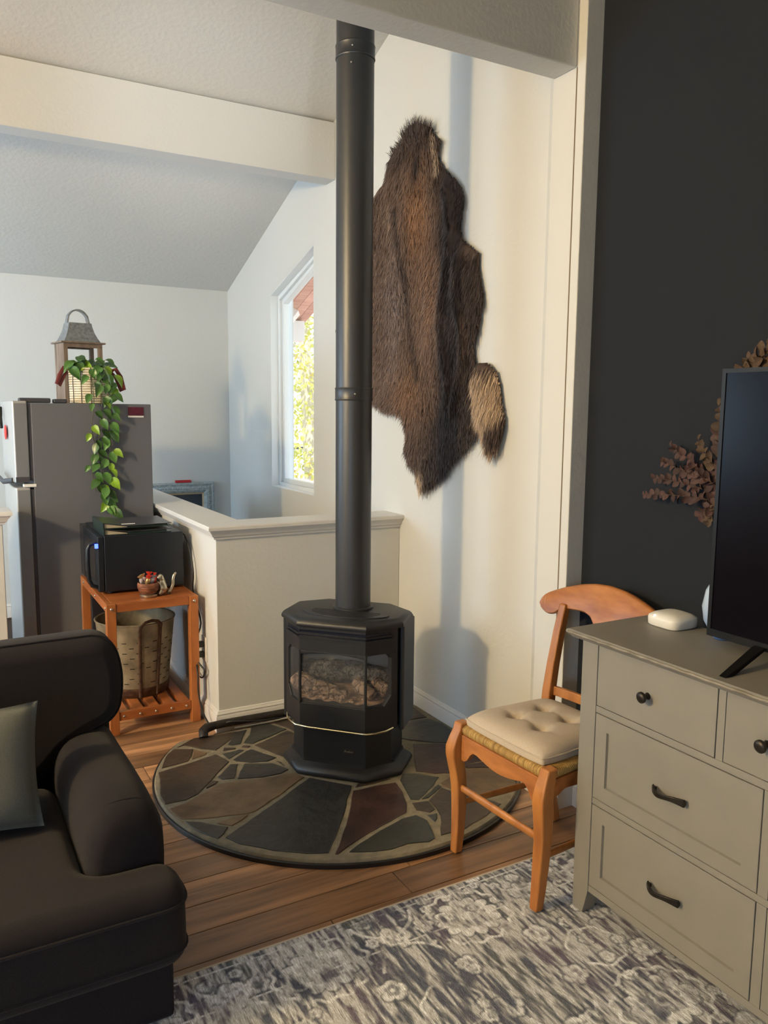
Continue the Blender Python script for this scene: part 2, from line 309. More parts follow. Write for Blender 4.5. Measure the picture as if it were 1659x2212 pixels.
# ------------------------------------------------------------------ traced outlines in metres
STONES=[
('brown',[(0.941,3.470),(1.142,3.400),(1.110,3.345),(0.993,3.246),(0.942,3.290),(0.883,3.362),(0.854,3.354)]),
('brown',[(0.834,3.342),(0.909,3.302),(0.883,3.238),(0.857,3.196),(0.827,3.188),(0.743,3.179),(0.758,3.219),(0.785,3.291)]),
('tan',[(0.909,3.292),(0.953,3.247),(0.942,3.222),(0.877,3.204)]),
('brown',[(0.715,3.147),(0.831,3.168),(0.981,3.205),(1.008,3.109),(0.921,3.015),(0.856,2.939),(0.811,2.890),(0.756,2.864),(0.673,2.869),(0.669,2.945),(0.711,3.082)]),
('slate',[(0.921,2.992),(1.004,3.081),(1.032,3.072),(0.977,2.951),(0.932,2.964)]),
('slate',[(1.057,3.059),(1.164,3.008),(1.199,2.924),(1.161,2.903),(1.077,2.909),(0.987,2.940),(1.016,2.998)]),
('brown',[(0.854,2.930),(0.894,2.973),(0.912,2.958),(0.897,2.939),(0.853,2.919)]),
('tan',[(0.683,2.825),(0.750,2.842),(0.812,2.879),(0.909,2.932),(0.988,2.923),(1.081,2.895),(1.205,2.885),(1.228,2.828),(1.077,2.727),(0.962,2.661),(0.930,2.655),(0.783,2.694),(0.704,2.733),(0.686,2.790)]),
('tan',[(0.829,2.650),(0.927,2.647),(0.897,2.622),(0.848,2.600),(0.807,2.641)]),
('green',[(0.710,2.709),(0.761,2.676),(0.785,2.648),(0.835,2.598),(0.805,2.558),(0.780,2.540),(0.750,2.584),(0.721,2.650)]),
('slate',[(1.245,2.813),(1.114,2.728),(0.989,2.651),(0.889,2.587),(0.804,2.534),(0.833,2.473),(0.918,2.380),(1.010,2.309),(1.046,2.291),(1.077,2.278),(1.121,2.334),(1.225,2.468),(1.320,2.611),(1.363,2.672),(1.302,2.743)]),
('maroon',[(1.350,2.631),(1.442,2.628),(1.530,2.613),(1.516,2.537),(1.481,2.444),(1.445,2.387),(1.366,2.361),(1.227,2.314),(1.101,2.255),(1.093,2.260),(1.151,2.334),(1.232,2.446),(1.296,2.544)]),
('green',[(1.140,2.249),(1.190,2.276),(1.296,2.319),(1.409,2.355),(1.467,2.352),(1.481,2.301),(1.462,2.242),(1.440,2.186),(1.411,2.176),(1.340,2.200),(1.272,2.196),(1.216,2.212)]),
('green',[(1.596,2.668),(1.641,2.648),(1.710,2.573),(1.649,2.519),(1.579,2.473),(1.536,2.448),(1.511,2.466),(1.533,2.539),(1.557,2.623)]),
('brown',[(1.501,2.437),(1.562,2.423),(1.552,2.358),(1.524,2.347),(1.488,2.385)]),
('green',[(1.504,2.335),(1.542,2.330),(1.524,2.298),(1.502,2.281)]),
('brown',[(1.668,2.493),(1.692,2.438),(1.762,2.344),(1.797,2.274),(1.698,2.229),(1.571,2.189),(1.470,2.192),(1.543,2.307),(1.561,2.364),(1.570,2.429)]),
('tan',[(1.685,2.524),(1.770,2.561),(1.848,2.577),(1.946,2.540),(1.962,2.464),(1.954,2.381),(1.943,2.357),(1.770,2.355),(1.700,2.450),(1.685,2.506)]),
('maroon',[(1.787,2.901),(1.946,2.812),(1.970,2.743),(1.964,2.612),(1.872,2.620),(1.783,2.573),(1.712,2.606),(1.656,2.662),(1.708,2.767)]),
('maroon',[(1.848,2.619),(1.887,2.610),(1.970,2.596),(1.979,2.531),(1.859,2.586)]),
('green',[(1.741,3.016),(1.912,3.132),(2.001,3.113),(2.039,3.044),(2.023,2.917),(1.948,2.825),(1.887,2.858),(1.793,2.944)]),
('brown',[(2.011,3.306),(2.019,3.289),(2.006,3.136),(1.919,3.144),(1.904,3.171)]),
('green',[(1.216,3.426),(1.303,3.436),(1.352,3.317),(1.158,3.236),(1.126,3.263),(1.180,3.334),(1.205,3.392)]),
('brown',[(1.159,3.219),(1.352,3.304),(1.371,3.248),(1.318,3.088),(1.225,3.049),(1.195,3.127)]),
('brown',[(1.318,3.430),(1.400,3.439),(1.413,3.292),(1.379,3.249),(1.362,3.330)]),
('slate',[(1.058,3.279),(1.137,3.395),(1.187,3.399),(1.142,3.324),(1.109,3.260),(1.072,3.262)]),
('maroon',[(1.032,3.255),(1.078,3.231),(1.074,3.218),(1.019,3.226)]),
('slate',[(1.007,3.199),(1.088,3.207),(1.102,3.190),(1.015,3.133)]),
('slate',[(1.029,3.121),(1.110,3.177),(1.133,3.183),(1.197,3.053),(1.153,3.036),(1.088,3.057),(1.035,3.102)]),
('brown',[(1.186,3.021),(1.200,3.006),(1.195,2.966)]),
('maroon',[(1.115,3.239),(1.141,3.217),(1.126,3.205),(1.103,3.225)]),
('brown',[(1.039,3.454),(1.073,3.467),(1.176,3.460),(1.196,3.426),(1.141,3.414),(1.037,3.442)]),
('brown',[(1.389,2.674),(1.531,2.650),(1.452,2.646),(1.372,2.654)]),
('green',[(1.577,2.444),(1.662,2.492),(1.674,2.501),(1.672,2.519),(1.551,2.447)]),
('green',[(1.967,2.433),(1.968,2.388),(1.945,2.383),(1.962,2.464)]),
]
HIDE=[(3.374,2.845),(3.292,2.809),(3.229,2.775),(3.197,2.734),(3.148,2.698),(3.173,2.673),(3.180,2.648),(3.133,2.585),(3.044,2.517),(2.993,2.468),(2.963,2.408),(2.975,2.350),(2.986,2.292),(2.971,2.243),(2.894,2.200),(2.843,2.165),(2.845,2.110),(2.822,2.039),(2.800,1.962),(2.817,1.912),(2.834,1.845),(2.865,1.779),(2.849,1.717),(2.827,1.677),(2.838,1.616),(2.814,1.508),(2.774,1.431),(2.836,1.391),(2.916,1.332),(3.000,1.271),(3.072,1.207),(3.148,1.159),(3.203,1.137),(3.236,1.116),(3.285,1.103),(3.312,1.145),(3.330,1.197),(3.401,1.246),(3.438,1.308),(3.422,1.398),(3.450,1.461),(3.514,1.492),(3.627,1.496),(3.742,1.533),(3.892,1.583),(4.003,1.724),(4.072,1.887),(4.224,1.974),(4.189,1.992),(4.050,2.014),(3.985,2.134),(3.922,2.316),(3.852,2.490),(3.792,2.588),(3.734,2.620),(3.668,2.640),(3.640,2.686),(3.623,2.733),(3.569,2.771),(3.499,2.785),(3.491,2.817),(3.440,2.844)]
TAIL=[(2.845,1.693),(2.809,1.709),(2.750,1.701),(2.699,1.665),(2.672,1.612),(2.656,1.538),(2.629,1.464),(2.654,1.397),(2.697,1.342),(2.723,1.356),(2.745,1.409),(2.783,1.470),(2.821,1.523),(2.824,1.601)]
# ------------------------------------------------------------------ the setting
HW = 2.06; KY = 3.506; KX = 1.089; FARY = 6.212; XD = 2.078; JX = 2.003; HF = 2.236; HB = 2.357
ceil_z = lambda y: 2.415 + 0.3645 * (FARY - y)
random.seed(7)

fl = MB(); fl.box(-3.0, 2.3, -2.5, FARY + 0.1, -0.2, -0.008)
floor = struct('floor', fl, M['subfloor'])
WID = 0.13
for k in range(-9, 19):
    y0 = 1.99 + WID * k
    off = {0: 1.232, -1: 0.948}.get(k, random.uniform(0, 1.2))
    xs = sorted([-3.0] + [off + 1.22 * j for j in range(-5, 3) if -2.9 < off + 1.22 * j < 2.15] + [2.2])
    for a, b in zip(xs[:-1], xs[1:]):
        p = MB().box(a + 0.0012, b - 0.0012, y0 + 0.0012, y0 + WID - 0.0012, -0.008, 0.0)
        obj('plank', p, M['plank'], floor, bevel=0.0015, seg=1)

# cream wall with the trapezoid window opening
WY0, WY1, WZ0, WZL, WZR = 4.574, 5.298, 0.966, 2.279, 2.492
wm = MB()
T = 0.17
ytop = lambda y: ceil_z(y) + 0.02
def wall_quad(y0, y1, z0a, z0b, z1a, z1b):   # X-plane slab piece from HW to HW+T
    wm.hexa([(HW, y0, z0a), (HW + T, y0, z0a), (HW + T, y1, z0b), (HW, y1, z0b), (HW, y0, z1a), (HW + T, y0, z1a), (HW + T, y1, z1b), (HW, y1, z1b)])
wall_quad(2.44, WY0, -0.1, -0.1, ytop(2.44), ytop(WY0))
wall_quad(WY0, WY1, -0.1, -0.1, WZ0, WZ0)
wall_quad(WY0, WY1, WZR, WZL, ytop(WY0), ytop(WY1))
wall_quad(WY1, FARY + 0.1, -0.1, -0.1, ytop(WY1), ytop(FARY + 0.1))
struct('wall_right', wm, M['wall'])
struct('wall_back', MB().box(-3.0, HW, FARY, FARY + 0.12, -0.1, 2.5), M['kitchen'])
struct('wall_left', MB().box(-3.12, -3.0, -2.5, FARY + 0.12, -0.1, 4.2), M['wall'])
struct('wall_front', MB().box(-3.12, 2.3, -2.62, -2.5, -0.1, 3.6), M['wall'])
struct('wall_right_dark', MB().box(XD, XD + 0.12, -2.5, 2.25, -0.1, 3.6), M['dark'])
cm = MB()
cm.hexa([(-3.12, HF, ceil_z(HF)), (HW + T, HF, ceil_z(HF)), (HW + T, FARY + 0.12, ceil_z(FARY + 0.12)), (-3.12, FARY + 0.12, ceil_z(FARY + 0.12)),
         (-3.12, HF, ceil_z(HF) + 0.1), (HW + T, HF, ceil_z(HF) + 0.1), (HW + T, FARY + 0.12, ceil_z(FARY + 0.12) + 0.1), (-3.12, FARY + 0.12, ceil_z(FARY + 0.12) + 0.1)])
struct('ceiling', cm, M['ceil'])
struct('ceiling_living', MB().box(-3.12, 2.3, -2.62, HF, 3.45, 3.55), M['ceil'])
struct('ceiling_beam', MB().box(-3.0, HW, 4.271, 4.40, 2.797, ceil_z(4.40) + 0.03), M['wall'], bevel=0.004)
hd = MB().box(-3.0, JX, HF, HB, 2.682, 3.90)
struct('header_beam', hd, M['wall'], bevel=0.006)
jm = MB()
jm.prism([(JX, HB), (JX, HF), (XD + 0.1, HF), (XD + 0.1, 2.44), (HW, 2.44)], 2, -0.05, 3.9)
struct('wall_jamb', jm, M['wall'])
pm = MB().box(JX, XD + 0.02, 2.194, HF, 0.0, 3.45)
struct('trim_1', pm, M['wall'], bevel=0.004)
# thin paint joint between the jamb lining and the post
struct('trim_2', MB().box(JX - 0.0012, JX + 0.002, HF - 0.002, HF + 0.002, 0.12, 2.682), mat('joint', srgb(120, 104, 84), 0.9))
# baseboards
BP = [(0, 0), (0.015, 0), (0.015, 0.072), (0.011, 0.078), (0.012, 0.085), (0.006, 0.092), (0.004, 0.098), (0, 0.1)]
def run_x(prof, y, x0, x1, m0=0, m1=0, z=0.0):       # faces -Y; mitre growth at ends
    mb = MB(); rings = []
    for x, mm in ((x0, m0), (x1, m1)):
        rings.append([(x + mm * o, y - o, zz + z) for o, zz in prof])
    return mb.loft(rings)
def run_y(prof, x, y0, y1, m0=0, m1=0, z=0.0):       # faces -X
    mb = MB(); rings = []
    for y, mm in ((y0, m0), (y1, m1)):
        rings.append([(x - o, y + mm * o, zz + z) for o, zz in prof])
    return mb.loft(rings)
def merged(*mbs):
    r = MB()
    for m_ in mbs: r.add(m_.v, m_.f)
    return r
struct('baseboard_right', run_y(BP, HW, 2.44, KY, z=0.012), M['trim'], smooth=40)
struct('baseboard_jamb', merged(run_y([(o, z * 1.1) for o, z in BP], JX, 2.194, 2.40, m0=-1), run_x([(o, z * 1.1) for o, z in BP], 2.194, JX, XD, m0=-1)), M['trim'], smooth=40)
struct('baseboard_dark', run_y(BP, XD, -2.5, 2.19), M['trim'], smooth=40)
struct('baseboard_back', run_x(BP, FARY, -3, HW), M['trim'], smooth=40)
# half wall in an L, with its moulded cap and baseboard
hwm = MB(); hwm.prism([(KX, KY), (HW, KY), (HW, KY + 0.115), (KX + 0.115, KY + 0.115), (KX + 0.115, 5.7), (KX, 5.7)], 2, -0.05, 0.93)
half = struct('half_wall', hwm, M['wall'], bevel=0.004)
CAP = [(0, 0.912), (0.010, 0.912), (0.012, 0.922), (0.020, 0.927), (0.024, 0.938), (0.033, 0.948), (0.036, 0.955), (0.044, 0.957), (0.044, 0.970), (0.040, 0.975), (-0.05, 0.975), (-0.05, 0.957)]
CAPI = [(-o if o > -0.049 else 0.05, z) for o, z in CAP]
cp = MB()
ring = lambda f: [f(o, z) for o, z in CAP]
cp.loft([ring(lambda o, z: (KX - o, 5.7, z)), ring(lambda o, z: (KX - o, KY - o, z)), ring(lambda o, z: (HW, KY - o, z))])
Kx2, Ky2 = KX + 0.115, KY + 0.115
cp.loft([ring(lambda o, z: (Kx2 + o, 5.7, z)), ring(lambda o, z: (Kx2 + o, Ky2 + o, z)), ring(lambda o, z: (HW, Ky2 + o, z))])
cp.box(KX + 0.03, Kx2 - 0.03, Ky2 - 0.04, 5.7, 0.93, 0.9749); cp.box(KX + 0.03, HW, KY + 0.03, Ky2 - 0.03, 0.93, 0.9749)
obj('cap', cp, M['trim'], half, smooth=35)
bb = MB(); bb.loft([[(KX - o, 5.7, z) for o, z in BP], [(KX - o, KY - o, z) for o, z in BP], [(HW, KY - o, z) for o, z in BP]])
obj('baseboard', bb, M['trim'], half, smooth=40)
# short half wall at the far left
nw = MB().box(-0.9, 0.262, 4.24, 4.355, -0.05, 0.95)
nwo = struct('half_wall', nw, M['wall'], bevel=0.004)
pts = lambda o: [(-0.9, 4.24 - o), (0.262 + o, 4.24 - o), (0.262 + o, 4.355 + o), (-0.9, 4.355 + o)]
c2 = MB(); c2.loft([[(x, y, z + 0.025) for x, y in pts(o)] for o, z in [(0.0, 0.912), (0.010, 0.912), (0.012, 0.922), (0.020, 0.927), (0.024, 0.938), (0.033, 0.948), (0.036, 0.955), (0.044, 0.957), (0.044, 0.972), (0.040, 0.978)]])
obj('cap', c2, M['trim'], nwo, smooth=35)
c3 = MB(); c3.loft([[(x, y, z) for x, y in pts(o)] for o, z in BP[1:]])
obj('baseboard', c3, M['trim'], nwo, smooth=40)

# window: vinyl frame, sill and pane
wf = MB()
def trap(o):      # window outline inset by o
    return [(WY0 + o, WZ0 + o), (WY1 - o, WZ0 + o), (WY1 - o, WZL - o * 1.0), (WY0 + o, WZR - o * 1.0)]
def ring_frame(x0, x1, o0, o1):
    A, B = trap(o0), trap(o1); mb = MB()
    for i in range(4):
        j = (i + 1) % 4
        mb.hexa([(x0, *A[i]), (x0, *A[j]), (x0, *B[j]), (x0, *B[i]), (x1, *A[i]), (x1, *A[j]), (x1, *B[j]), (x1, *B[i])])
    return mb
win = struct('window_1', ring_frame(HW + 0.001, HW + 0.055, 0.0, 0.004), M['winframe'])
obj('frame', ring_frame(HW + 0.055, HW + 0.15, 0.0, 0.028), M['winframe'], win, bevel=0.003)
obj('sash', ring_frame(HW + 0.075, HW + 0.115, 0.028, 0.058), M['winframe'], win, bevel=0.003)
P4 = trap(0.055)
gp = MB().hexa([(HW + 0.092, *p) for p in P4] + [(HW + 0.097, *p) for p in P4])
obj('pane', gp, M['glass'], win)

# ------------------------------------------------------------------ outside the window
ext = MB().box(-10, 40, -10, 40, -3.2, -3.0)
struct('ground', ext, M['ground'])
sf = thing('roof_overhang', 'reddish cedar roof overhang outside, above the window', 'roof overhang', (2.6, 5.3, 2.6))
oz = lambda y: ceil_z(y) + 0.30 - 0.14
for i in range(9):
    x0 = 2.24 + i * 0.09
    mb = MB().hexa([(x0, 3.6, oz(3.6)), (x0 + 0.086, 3.6, oz(3.6)), (x0 + 0.086, 7.0, oz(7.0)), (x0, 7.0, oz(7.0)), (x0, 3.6, oz(3.6) + 0.02), (x0 + 0.086, 3.6, oz(3.6) + 0.02), (x0 + 0.086, 7.0, oz(7.0) + 0.02), (x0, 7.0, oz(7.0) + 0.02)])
    obj('plank', mb, M['soffit'], sf)
mb = MB().hexa([(2.235, 3.6, oz(3.6) + 0.02), (3.06, 3.6, oz(3.6) + 0.02), (3.06, 7.0, oz(7) + 0.02), (2.235, 7.0, oz(7) + 0.02), (2.235, 3.6, oz(3.6) + 0.14), (3.06, 3.6, oz(3.6) + 0.14), (3.06, 7.0, oz(7) + 0.14), (2.235, 7.0, oz(7) + 0.14)])
obj('roof_deck', mb, M['roofred'], sf)
br_ = MB(); br_.box(2.235, 3.0, 6.86, 6.98, oz(6.9) - 0.20, oz(6.9) - 0.02)
obj('fascia_board', br_, M['siding'], sf)
br_ = MB().tube([(2.25, 6.7, oz(6.7) - 0.62), (2.45, 6.7, oz(6.7) - 0.50), (2.85, 6.7, oz(6.7) - 0.03)], 0.045, n=4)
obj('bracket', br_, M['siding'], sf)
# neighbouring shed: white wall, red ribbed roof
nb = thing('neighbour_building', 'pale neighbouring building seen low through the window', 'building', (6.5, 15, -3))
obj('wall', MB().box(3.5, 10.5, 15.0, 15.3, -3, 2.0), M['siding'], nb)
obj('band', MB().box(3.5, 10.5, 14.95, 15.0, 0.72, 0.76), M['s_slate'], nb)
rr = thing('lower_roof', 'red ribbed metal roof just below the window outside', 'roof', (3.4, 7.2, 0.4))
ra, rb, rc_, rd_ = Vector((2.3, 5.2, 0.62)), Vector((2.3, 9.6, 0.62)), Vector((5.6, 9.6, 0.36)), Vector((5.6, 5.2, 0.36))
n = 44
for i in range(1):
    mb = MB(); P = []
    for u in range(n * 4 + 1):
        h = [0, 0.022, 0.022, 0][u % 4]
        y = 5.2 + 4.4 * u / (n * 4)
        P.append([(2.3, y, 0.80 + h), (5.6, y, 0.42 + h)])
    mb.grid(P); obj('roof_sheet', mb, M['roofred'], rr, solid=0.004)
obj('roof_base', MB().box(2.4, 5.5, 5.3, 9.5, -3.0, 0.38), M['siding'], rr)
# tree
tr = thing('yellow_green_tree', 'sunlit yellow green tree seen through the window', 'tree', (4.9, 11.0, -3))
tk = MB()
tk.tube([(4.9, 11.0, -3), (4.95, 11.0, 0), (4.8, 11.0, 2.5), (4.9, 11.0, 5)], [0.16, 0.13, 0.09, 0.03], n=8)
rng = np.random.default_rng(5)
for k in range(26):
    z = rng.uniform(0.2, 4.2); a = rng.uniform(0, 6.28); r = rng.uniform(0.9, 1.9)
    p0 = Vector((4.88, 11.0, z)); p1 = p0 + Vector((math.cos(a) * r, math.sin(a) * r, rng.uniform(-0.1, 0.7)))
    tk.tube([p0, (p0 + p1) / 2 + Vector((0, 0, 0.12)), p1], [0.03, 0.02, 0.008], n=5)
obj('trunk', tk, M['bark'], tr)
nl = 9000
ctr = np.array([4.6, 10.7, 2.6]) + rng.normal(0, 1, (150, 3)) * np.array([1.15, 1.0, 1.15])
ctr[:, 2] = np.clip(ctr[:, 2], 0.75, 5.5)
pos = ctr[rng.integers(0, 150, nl)] + rng.normal(0, 0.17, (nl, 3))
a = rng.normal(0, 1, (nl, 3)); a /= np.linalg.norm(a, axis=1)[:, None]
b = np.cross(a, rng.normal(0, 1, (nl, 3))); b /= np.linalg.norm(b, axis=1)[:, None]
s = rng.uniform(0.025, 0.05, (nl, 1))
V = np.stack([pos - a * s, pos - b * s * 0.6, pos + a * s, pos + b * s * 0.6], 1).reshape(-1, 3)
F = np.arange(nl * 4).reshape(-1, 4)
obj('foliage', (V.tolist(), [], F.tolist()), M['treeleaf'], tr, kind='stuff')
# ------------------------------------------------------------------ hearth pad of flagstones
hearth = thing('hearth_pad', 'rounded flagstone hearth pad with black edge under the stove', 'hearth pad', (1.43, 2.89, 0))
HCX, HCY, HR = 1.420, 2.898, 0.762
def hearth_outline(r):
    out = []
    ymax, xmax = 3.43 - (HR - r), 2.043
    for k in range(160):
        a = 2 * math.pi * k / 160
        x, y = HCX + r * math.cos(a), HCY + r * math.sin(a)
        out.append((min(x, xmax), min(y, ymax)))
    q = [out[0]]
    for p in out[1:]:
        if math.dist(p, q[-1]) > 1e-4: q.append(p)
    return q
e0, e1 = hearth_outline(HR - 0.0085), hearth_outline(HR)
nE = min(len(e0), len(e1))
def resample(poly, n):
    P = np.array(poly + [poly[0]]); d = np.r_[0, np.cumsum(np.hypot(*np.diff(P, axis=0).T))]
    t = np.linspace(0, d[-1], n, endpoint=False)
    return np.c_[np.interp(t, d, P[:, 0]), np.interp(t, d, P[:, 1])]
R0, R1 = resample(e0, 200), resample(e1, 200)
_C = resample(hearth_outline(HR - 0.014), 200)
obj('mortar_bed', MB().loft([[(x, y, 0.001) for x, y in R0], [(x, y, 0.015) for x, y in R0], [(x, y, 0.0225) for x, y in R0 * 0.6 + _C * 0.4], [(x, y, 0.0268) for x, y in _C]]), M['mortar'], hearth, smooth=30)
em = MB()
loops = [[(x, y, 0.0005) for x, y in R1], [(x, y, 0.015) for x, y in R1], [(x, y, 0.0175) for x, y in R0 * 0.4 + R1 * 0.6], [(x, y, 0.017) for x, y in R0], [(x, y, 0.0005) for x, y in R0]]
em.loft(loops + [loops[0]], caps=False)
obj('edge_trim', em, M['hearth_edge'], hearth, smooth=50)
for col, poly in STONES:
    c = np.mean(poly, axis=0); P = np.array(poly)
    area = 0.5 * sum(P[i - 1][0] * P[i][1] - P[i][0] * P[i - 1][1] for i in range(len(P)))
    if area < 0: P = P[::-1]
    # keep inside the pad
    Q = []
    for x, y in P:
        d = math.hypot(x - HCX, y - HCY)
        if d > HR - 0.02: x, y = HCX + (x - HCX) * (HR - 0.02) / d, HCY + (y - HCY) * (HR - 0.02) / d
        Q.append((min(x, 2.03), min(y, 3.418)))
    # densify with a little roughness
    D = []
    for i in range(len(Q)):
        p, q = np.array(Q[i]), np.array(Q[(i + 1) % len(Q)])
        L = np.hypot(*(q - p)); k = max(1, int(L / 0.035))
        nrm = np.array([q[1] - p[1], p[0] - q[0]]) / max(L, 1e-6)
        for j in range(k):
            D.append(p + (q - p) * j / k + (nrm * random.uniform(-0.0025, 0.0025) if j else 0))
    D = np.array(D)
    inset = D + (c - D) / np.maximum(np.hypot(*(D - c).T), 1e-4)[:, None] * 0.0035
    zt = 0.030 + random.uniform(-0.001, 0.0012)
    sm = MB().loft([[(x, y, 0.018) for x, y in D], [(x, y, zt - 0.0018) for x, y in D], [(x, y, zt) for x, y in inset]])
    obj('stone', sm, M['s_' + col], hearth, smooth=25)

# ------------------------------------------------------------------ gas stove
SM = (1.3135, 2.760); SU = (0.69466, -0.71934); SVv = (0.71934, 0.69466)
sv = lambda u, v, z: (SM[0] + u * SU[0] + v * SVv[0], SM[1] + u * SU[1] + v * SVv[1], z)
def octo(fu, su, v0, v1, v2, v3, bu, z):
    return [sv(u, v, z) for u, v in ((-fu, v0), (fu, v0), (su, v1), (su, v2), (bu, v3), (-bu, v3), (-su, v2), (-su, v1))]
sx, sy, _ = sv(0, 0.2, 0)
stove = thing('gas_stove', 'black freestanding gas stove with log fire behind glass', 'stove', (sx, sy, 0.031))
obase = lambda o, z: octo(0.145 - o * 0.45, 0.262 - o, 0.0 + o, 0.123 + o * 0.3, 0.288 - o * 0.3, 0.385 - o, 0.13 - o * 0.45, z)
b = MB().loft([obase(0.004, 0.031), obase(0, 0.036), obase(0, 0.046), obase(0.006, 0.056), obase(0.016, 0.064), obase(0.028, 0.070), obase(0.036, 0.076), obase(0.037, 0.086)])
obj('base', b, M['black_metal'], stove, smooth=40)
oped = lambda z: octo(0.134, 0.214, 0.038, 0.128, 0.30, 0.34, 0.12, z)
obj('pedestal', MB().loft([oped(0.07), oped(0.25)]), M['black_metal'], stove, bevel=0.003)
# body shell: octagon with windows left open on the three front faces
BO = lambda z, o=0.0: octo(0.139 - o * 0.45, 0.240 - o, 0.014 + o, 0.112 + o * 0.3, 0.29, 0.345, 0.12, z)
bm_ = MB()
Z0, ZA, ZB, Z1 = 0.232, 0.330, 0.546, 0.652
bm_.loft([BO(Z0), BO(ZA)]); bm_.loft([BO(ZB), BO(Z1)])
r0, r1 = BO(ZA), BO(ZB)
i0, i1 = BO(ZA, 0.02), BO(ZB, 0.02)
for i in (2, 3, 4, 5, 6):      # solid sides and back
    j = (i + 1) % 8
    bm_.hexa([r0[i], r0[j], i0[j], i0[i], r1[i], r1[j], i1[j], i1[i]])
lerp = lambda a, b_, t: tuple(a[k] + (b_[k] - a[k]) * t for k in range(3))
# stiles at the outer edges of the angled faces
for (i, j) in ((2, 1), (7, 0)):
    a0, a1, c0, c1 = r0[i], r1[i], lerp(r0[i], r0[j], 0.17), lerp(r1[i], r1[j], 0.17)
    d0, d1, e0_, e1_ = i0[i], i1[i], lerp(i0[i], i0[j], 0.17), lerp(i1[i], i1[j], 0.17)
    bm_.hexa([a0, c0, e0_, d0, a1, c1, e1_, d1])
    # cut the lower and upper window corners
    for zz, sgn, tt in ((ZA, 1, 0.40), (ZB, -1, 0.30)):
        A, Bp = lerp(r0[i], r0[j], 0.16), lerp(r0[i], r0[j], tt)
        A2, B2 = lerp(i0[i], i0[j], 0.16), lerp(i0[i], i0[j], tt)
        h = 0.045 if sgn > 0 else 0.022
        f = lambda p, z: (p[0], p[1], z)
        bm_.add([f(A, zz), f(Bp, zz), f(A, zz + sgn * h), f(A2, zz), f(B2, zz), f(A2, zz + sgn * h)], [(0, 1, 2), (3, 5, 4), (1, 4, 5, 2), (0, 3, 4, 1), (0, 2, 5, 3)])
# slightly arched header over the front glass
for k in range(8):
    t0, t1 = k / 8, (k + 1) / 8
    dz = lambda t: -0.002 - 0.018 * (1 - math.sin(math.pi * (0.08 + 0.84 * t)))
    p0, p1, q0, q1 = lerp(r1[0], r1[1], t0), lerp(r1[0], r1[1], t1), lerp(i1[0], i1[1], t0), lerp(i1[0], i1[1], t1)
    f = lambda p, d: (p[0], p[1], ZB + d)
    bm_.hexa([f(p0, dz(t0)), f(p1, dz(t1)), f(q1, dz(t1)), f(q0, dz(t0)), f(p0, 0.001), f(p1, 0.001), f(q1, 0.001), f(q0, 0.001)])
obj('body', bm_, M['black_metal'], stove, bevel=0.002)
# side heat shields
for s in (1, -1):
    p = MB(); P = [sv(s * 0.243, 0.135, 0), sv(s * 0.263, 0.135, 0), sv(s * 0.263, 0.300, 0), sv(s * 0.243, 0.300, 0)]
    lo, hi = [], []
    for (x, y, _), dz in zip(P, (0, 0, 0.0, 0.0)): lo.append((x, y, 0.215)); hi.append((x, y, 0.652))
    p.hexa(lo + hi); obj('side_panel', p, M['black_metal'], stove, bevel=0.006, seg=3)
# top: rounded lip and flat plate
ot = lambda o, z: octo(0.146 - o * 0.42, 0.264 - o, 0.0 + o, 0.120 + o * 0.3, 0.272 - o * 0.25, 0.372 - o, 0.148 - o * 0.42, z)
obj('top_plate', MB().loft([ot(0.012, 0.646), ot(0.002, 0.648), ot(0, 0.654), ot(0.002, 0.663), ot(0.008, 0.672), ot(0.017, 0.679), ot(0.028, 0.6825)]), M['black_metal'], stove, smooth=35)
# raised half-moon vent with slots on the top plate
vm = MB(); arc = [(0.015 + 0.185 * math.cos(a), 0.135 - 0.085 * math.sin(a) * (1 if math.sin(a) > 0 else 0.2)) for a in np.linspace(0, 2 * math.pi, 40, endpoint=False)]
obj('vent_plate', MB().loft([[sv(u, v, 0.682) for u, v in arc], [sv(u, v, 0.6868) for u, v in arc]]), M['black_metal'], stove, bevel=0.0012, seg=1)
vs = MB()
for k in range(6):
    v = 0.065 + k * 0.017; hw_ = 0.175 * math.sqrt(max(0.05, 1 - ((0.135 - v) / 0.09) ** 2)) - 0.03
    P = [sv(0.015 - hw_, v - 0.0028, 0), sv(0.015 + hw_, v - 0.0028, 0), sv(0.015 + hw_, v + 0.0028, 0), sv(0.015 - hw_, v + 0.0028, 0)]
    vs.hexa([(x, y, 0.6862) for x, y, _ in P] + [(x, y, 0.6874) for x, y, _ in P])
obj('vent_slot', vs, M['void'], stove, kind='stuff')
# dark band painted as the shaded louvre gap under the lip, two bars
def band(o, z0, z1, m_, name, thick=0.004, t=0.80):
    r = BO(0, o); a, b_ = r[0], r[1]
    L_, R_ = lerp(r[0], r[7], t), lerp(r[1], r[2], t)
    inn = BO(0, o + thick); a2, b2 = inn[0], inn[1]; L2, R2 = lerp(inn[0], inn[7], t), lerp(inn[1], inn[2], t)
    mb = MB(); rr_ = []
    for p, q in ((L_, L2), (a, a2), (b_, b2), (R_, R2)):
        rr_.append([(p[0], p[1], z0), (p[0], p[1], z1), (q[0], q[1], z1), (q[0], q[1], z0)])
    mb.loft(rr_); return obj(name, mb, m_, stove)
band(-0.001, 0.606, 0.634, M['louvre'], 'louvre_dark_band', 0.006)
band(-0.010, 0.602, 0.609, M['black_metal'], 'louvre_bar', 0.008, 0.83)
band(-0.008, 0.6165, 0.6215, M['black_metal'], 'louvre_bar', 0.006, 0.80)
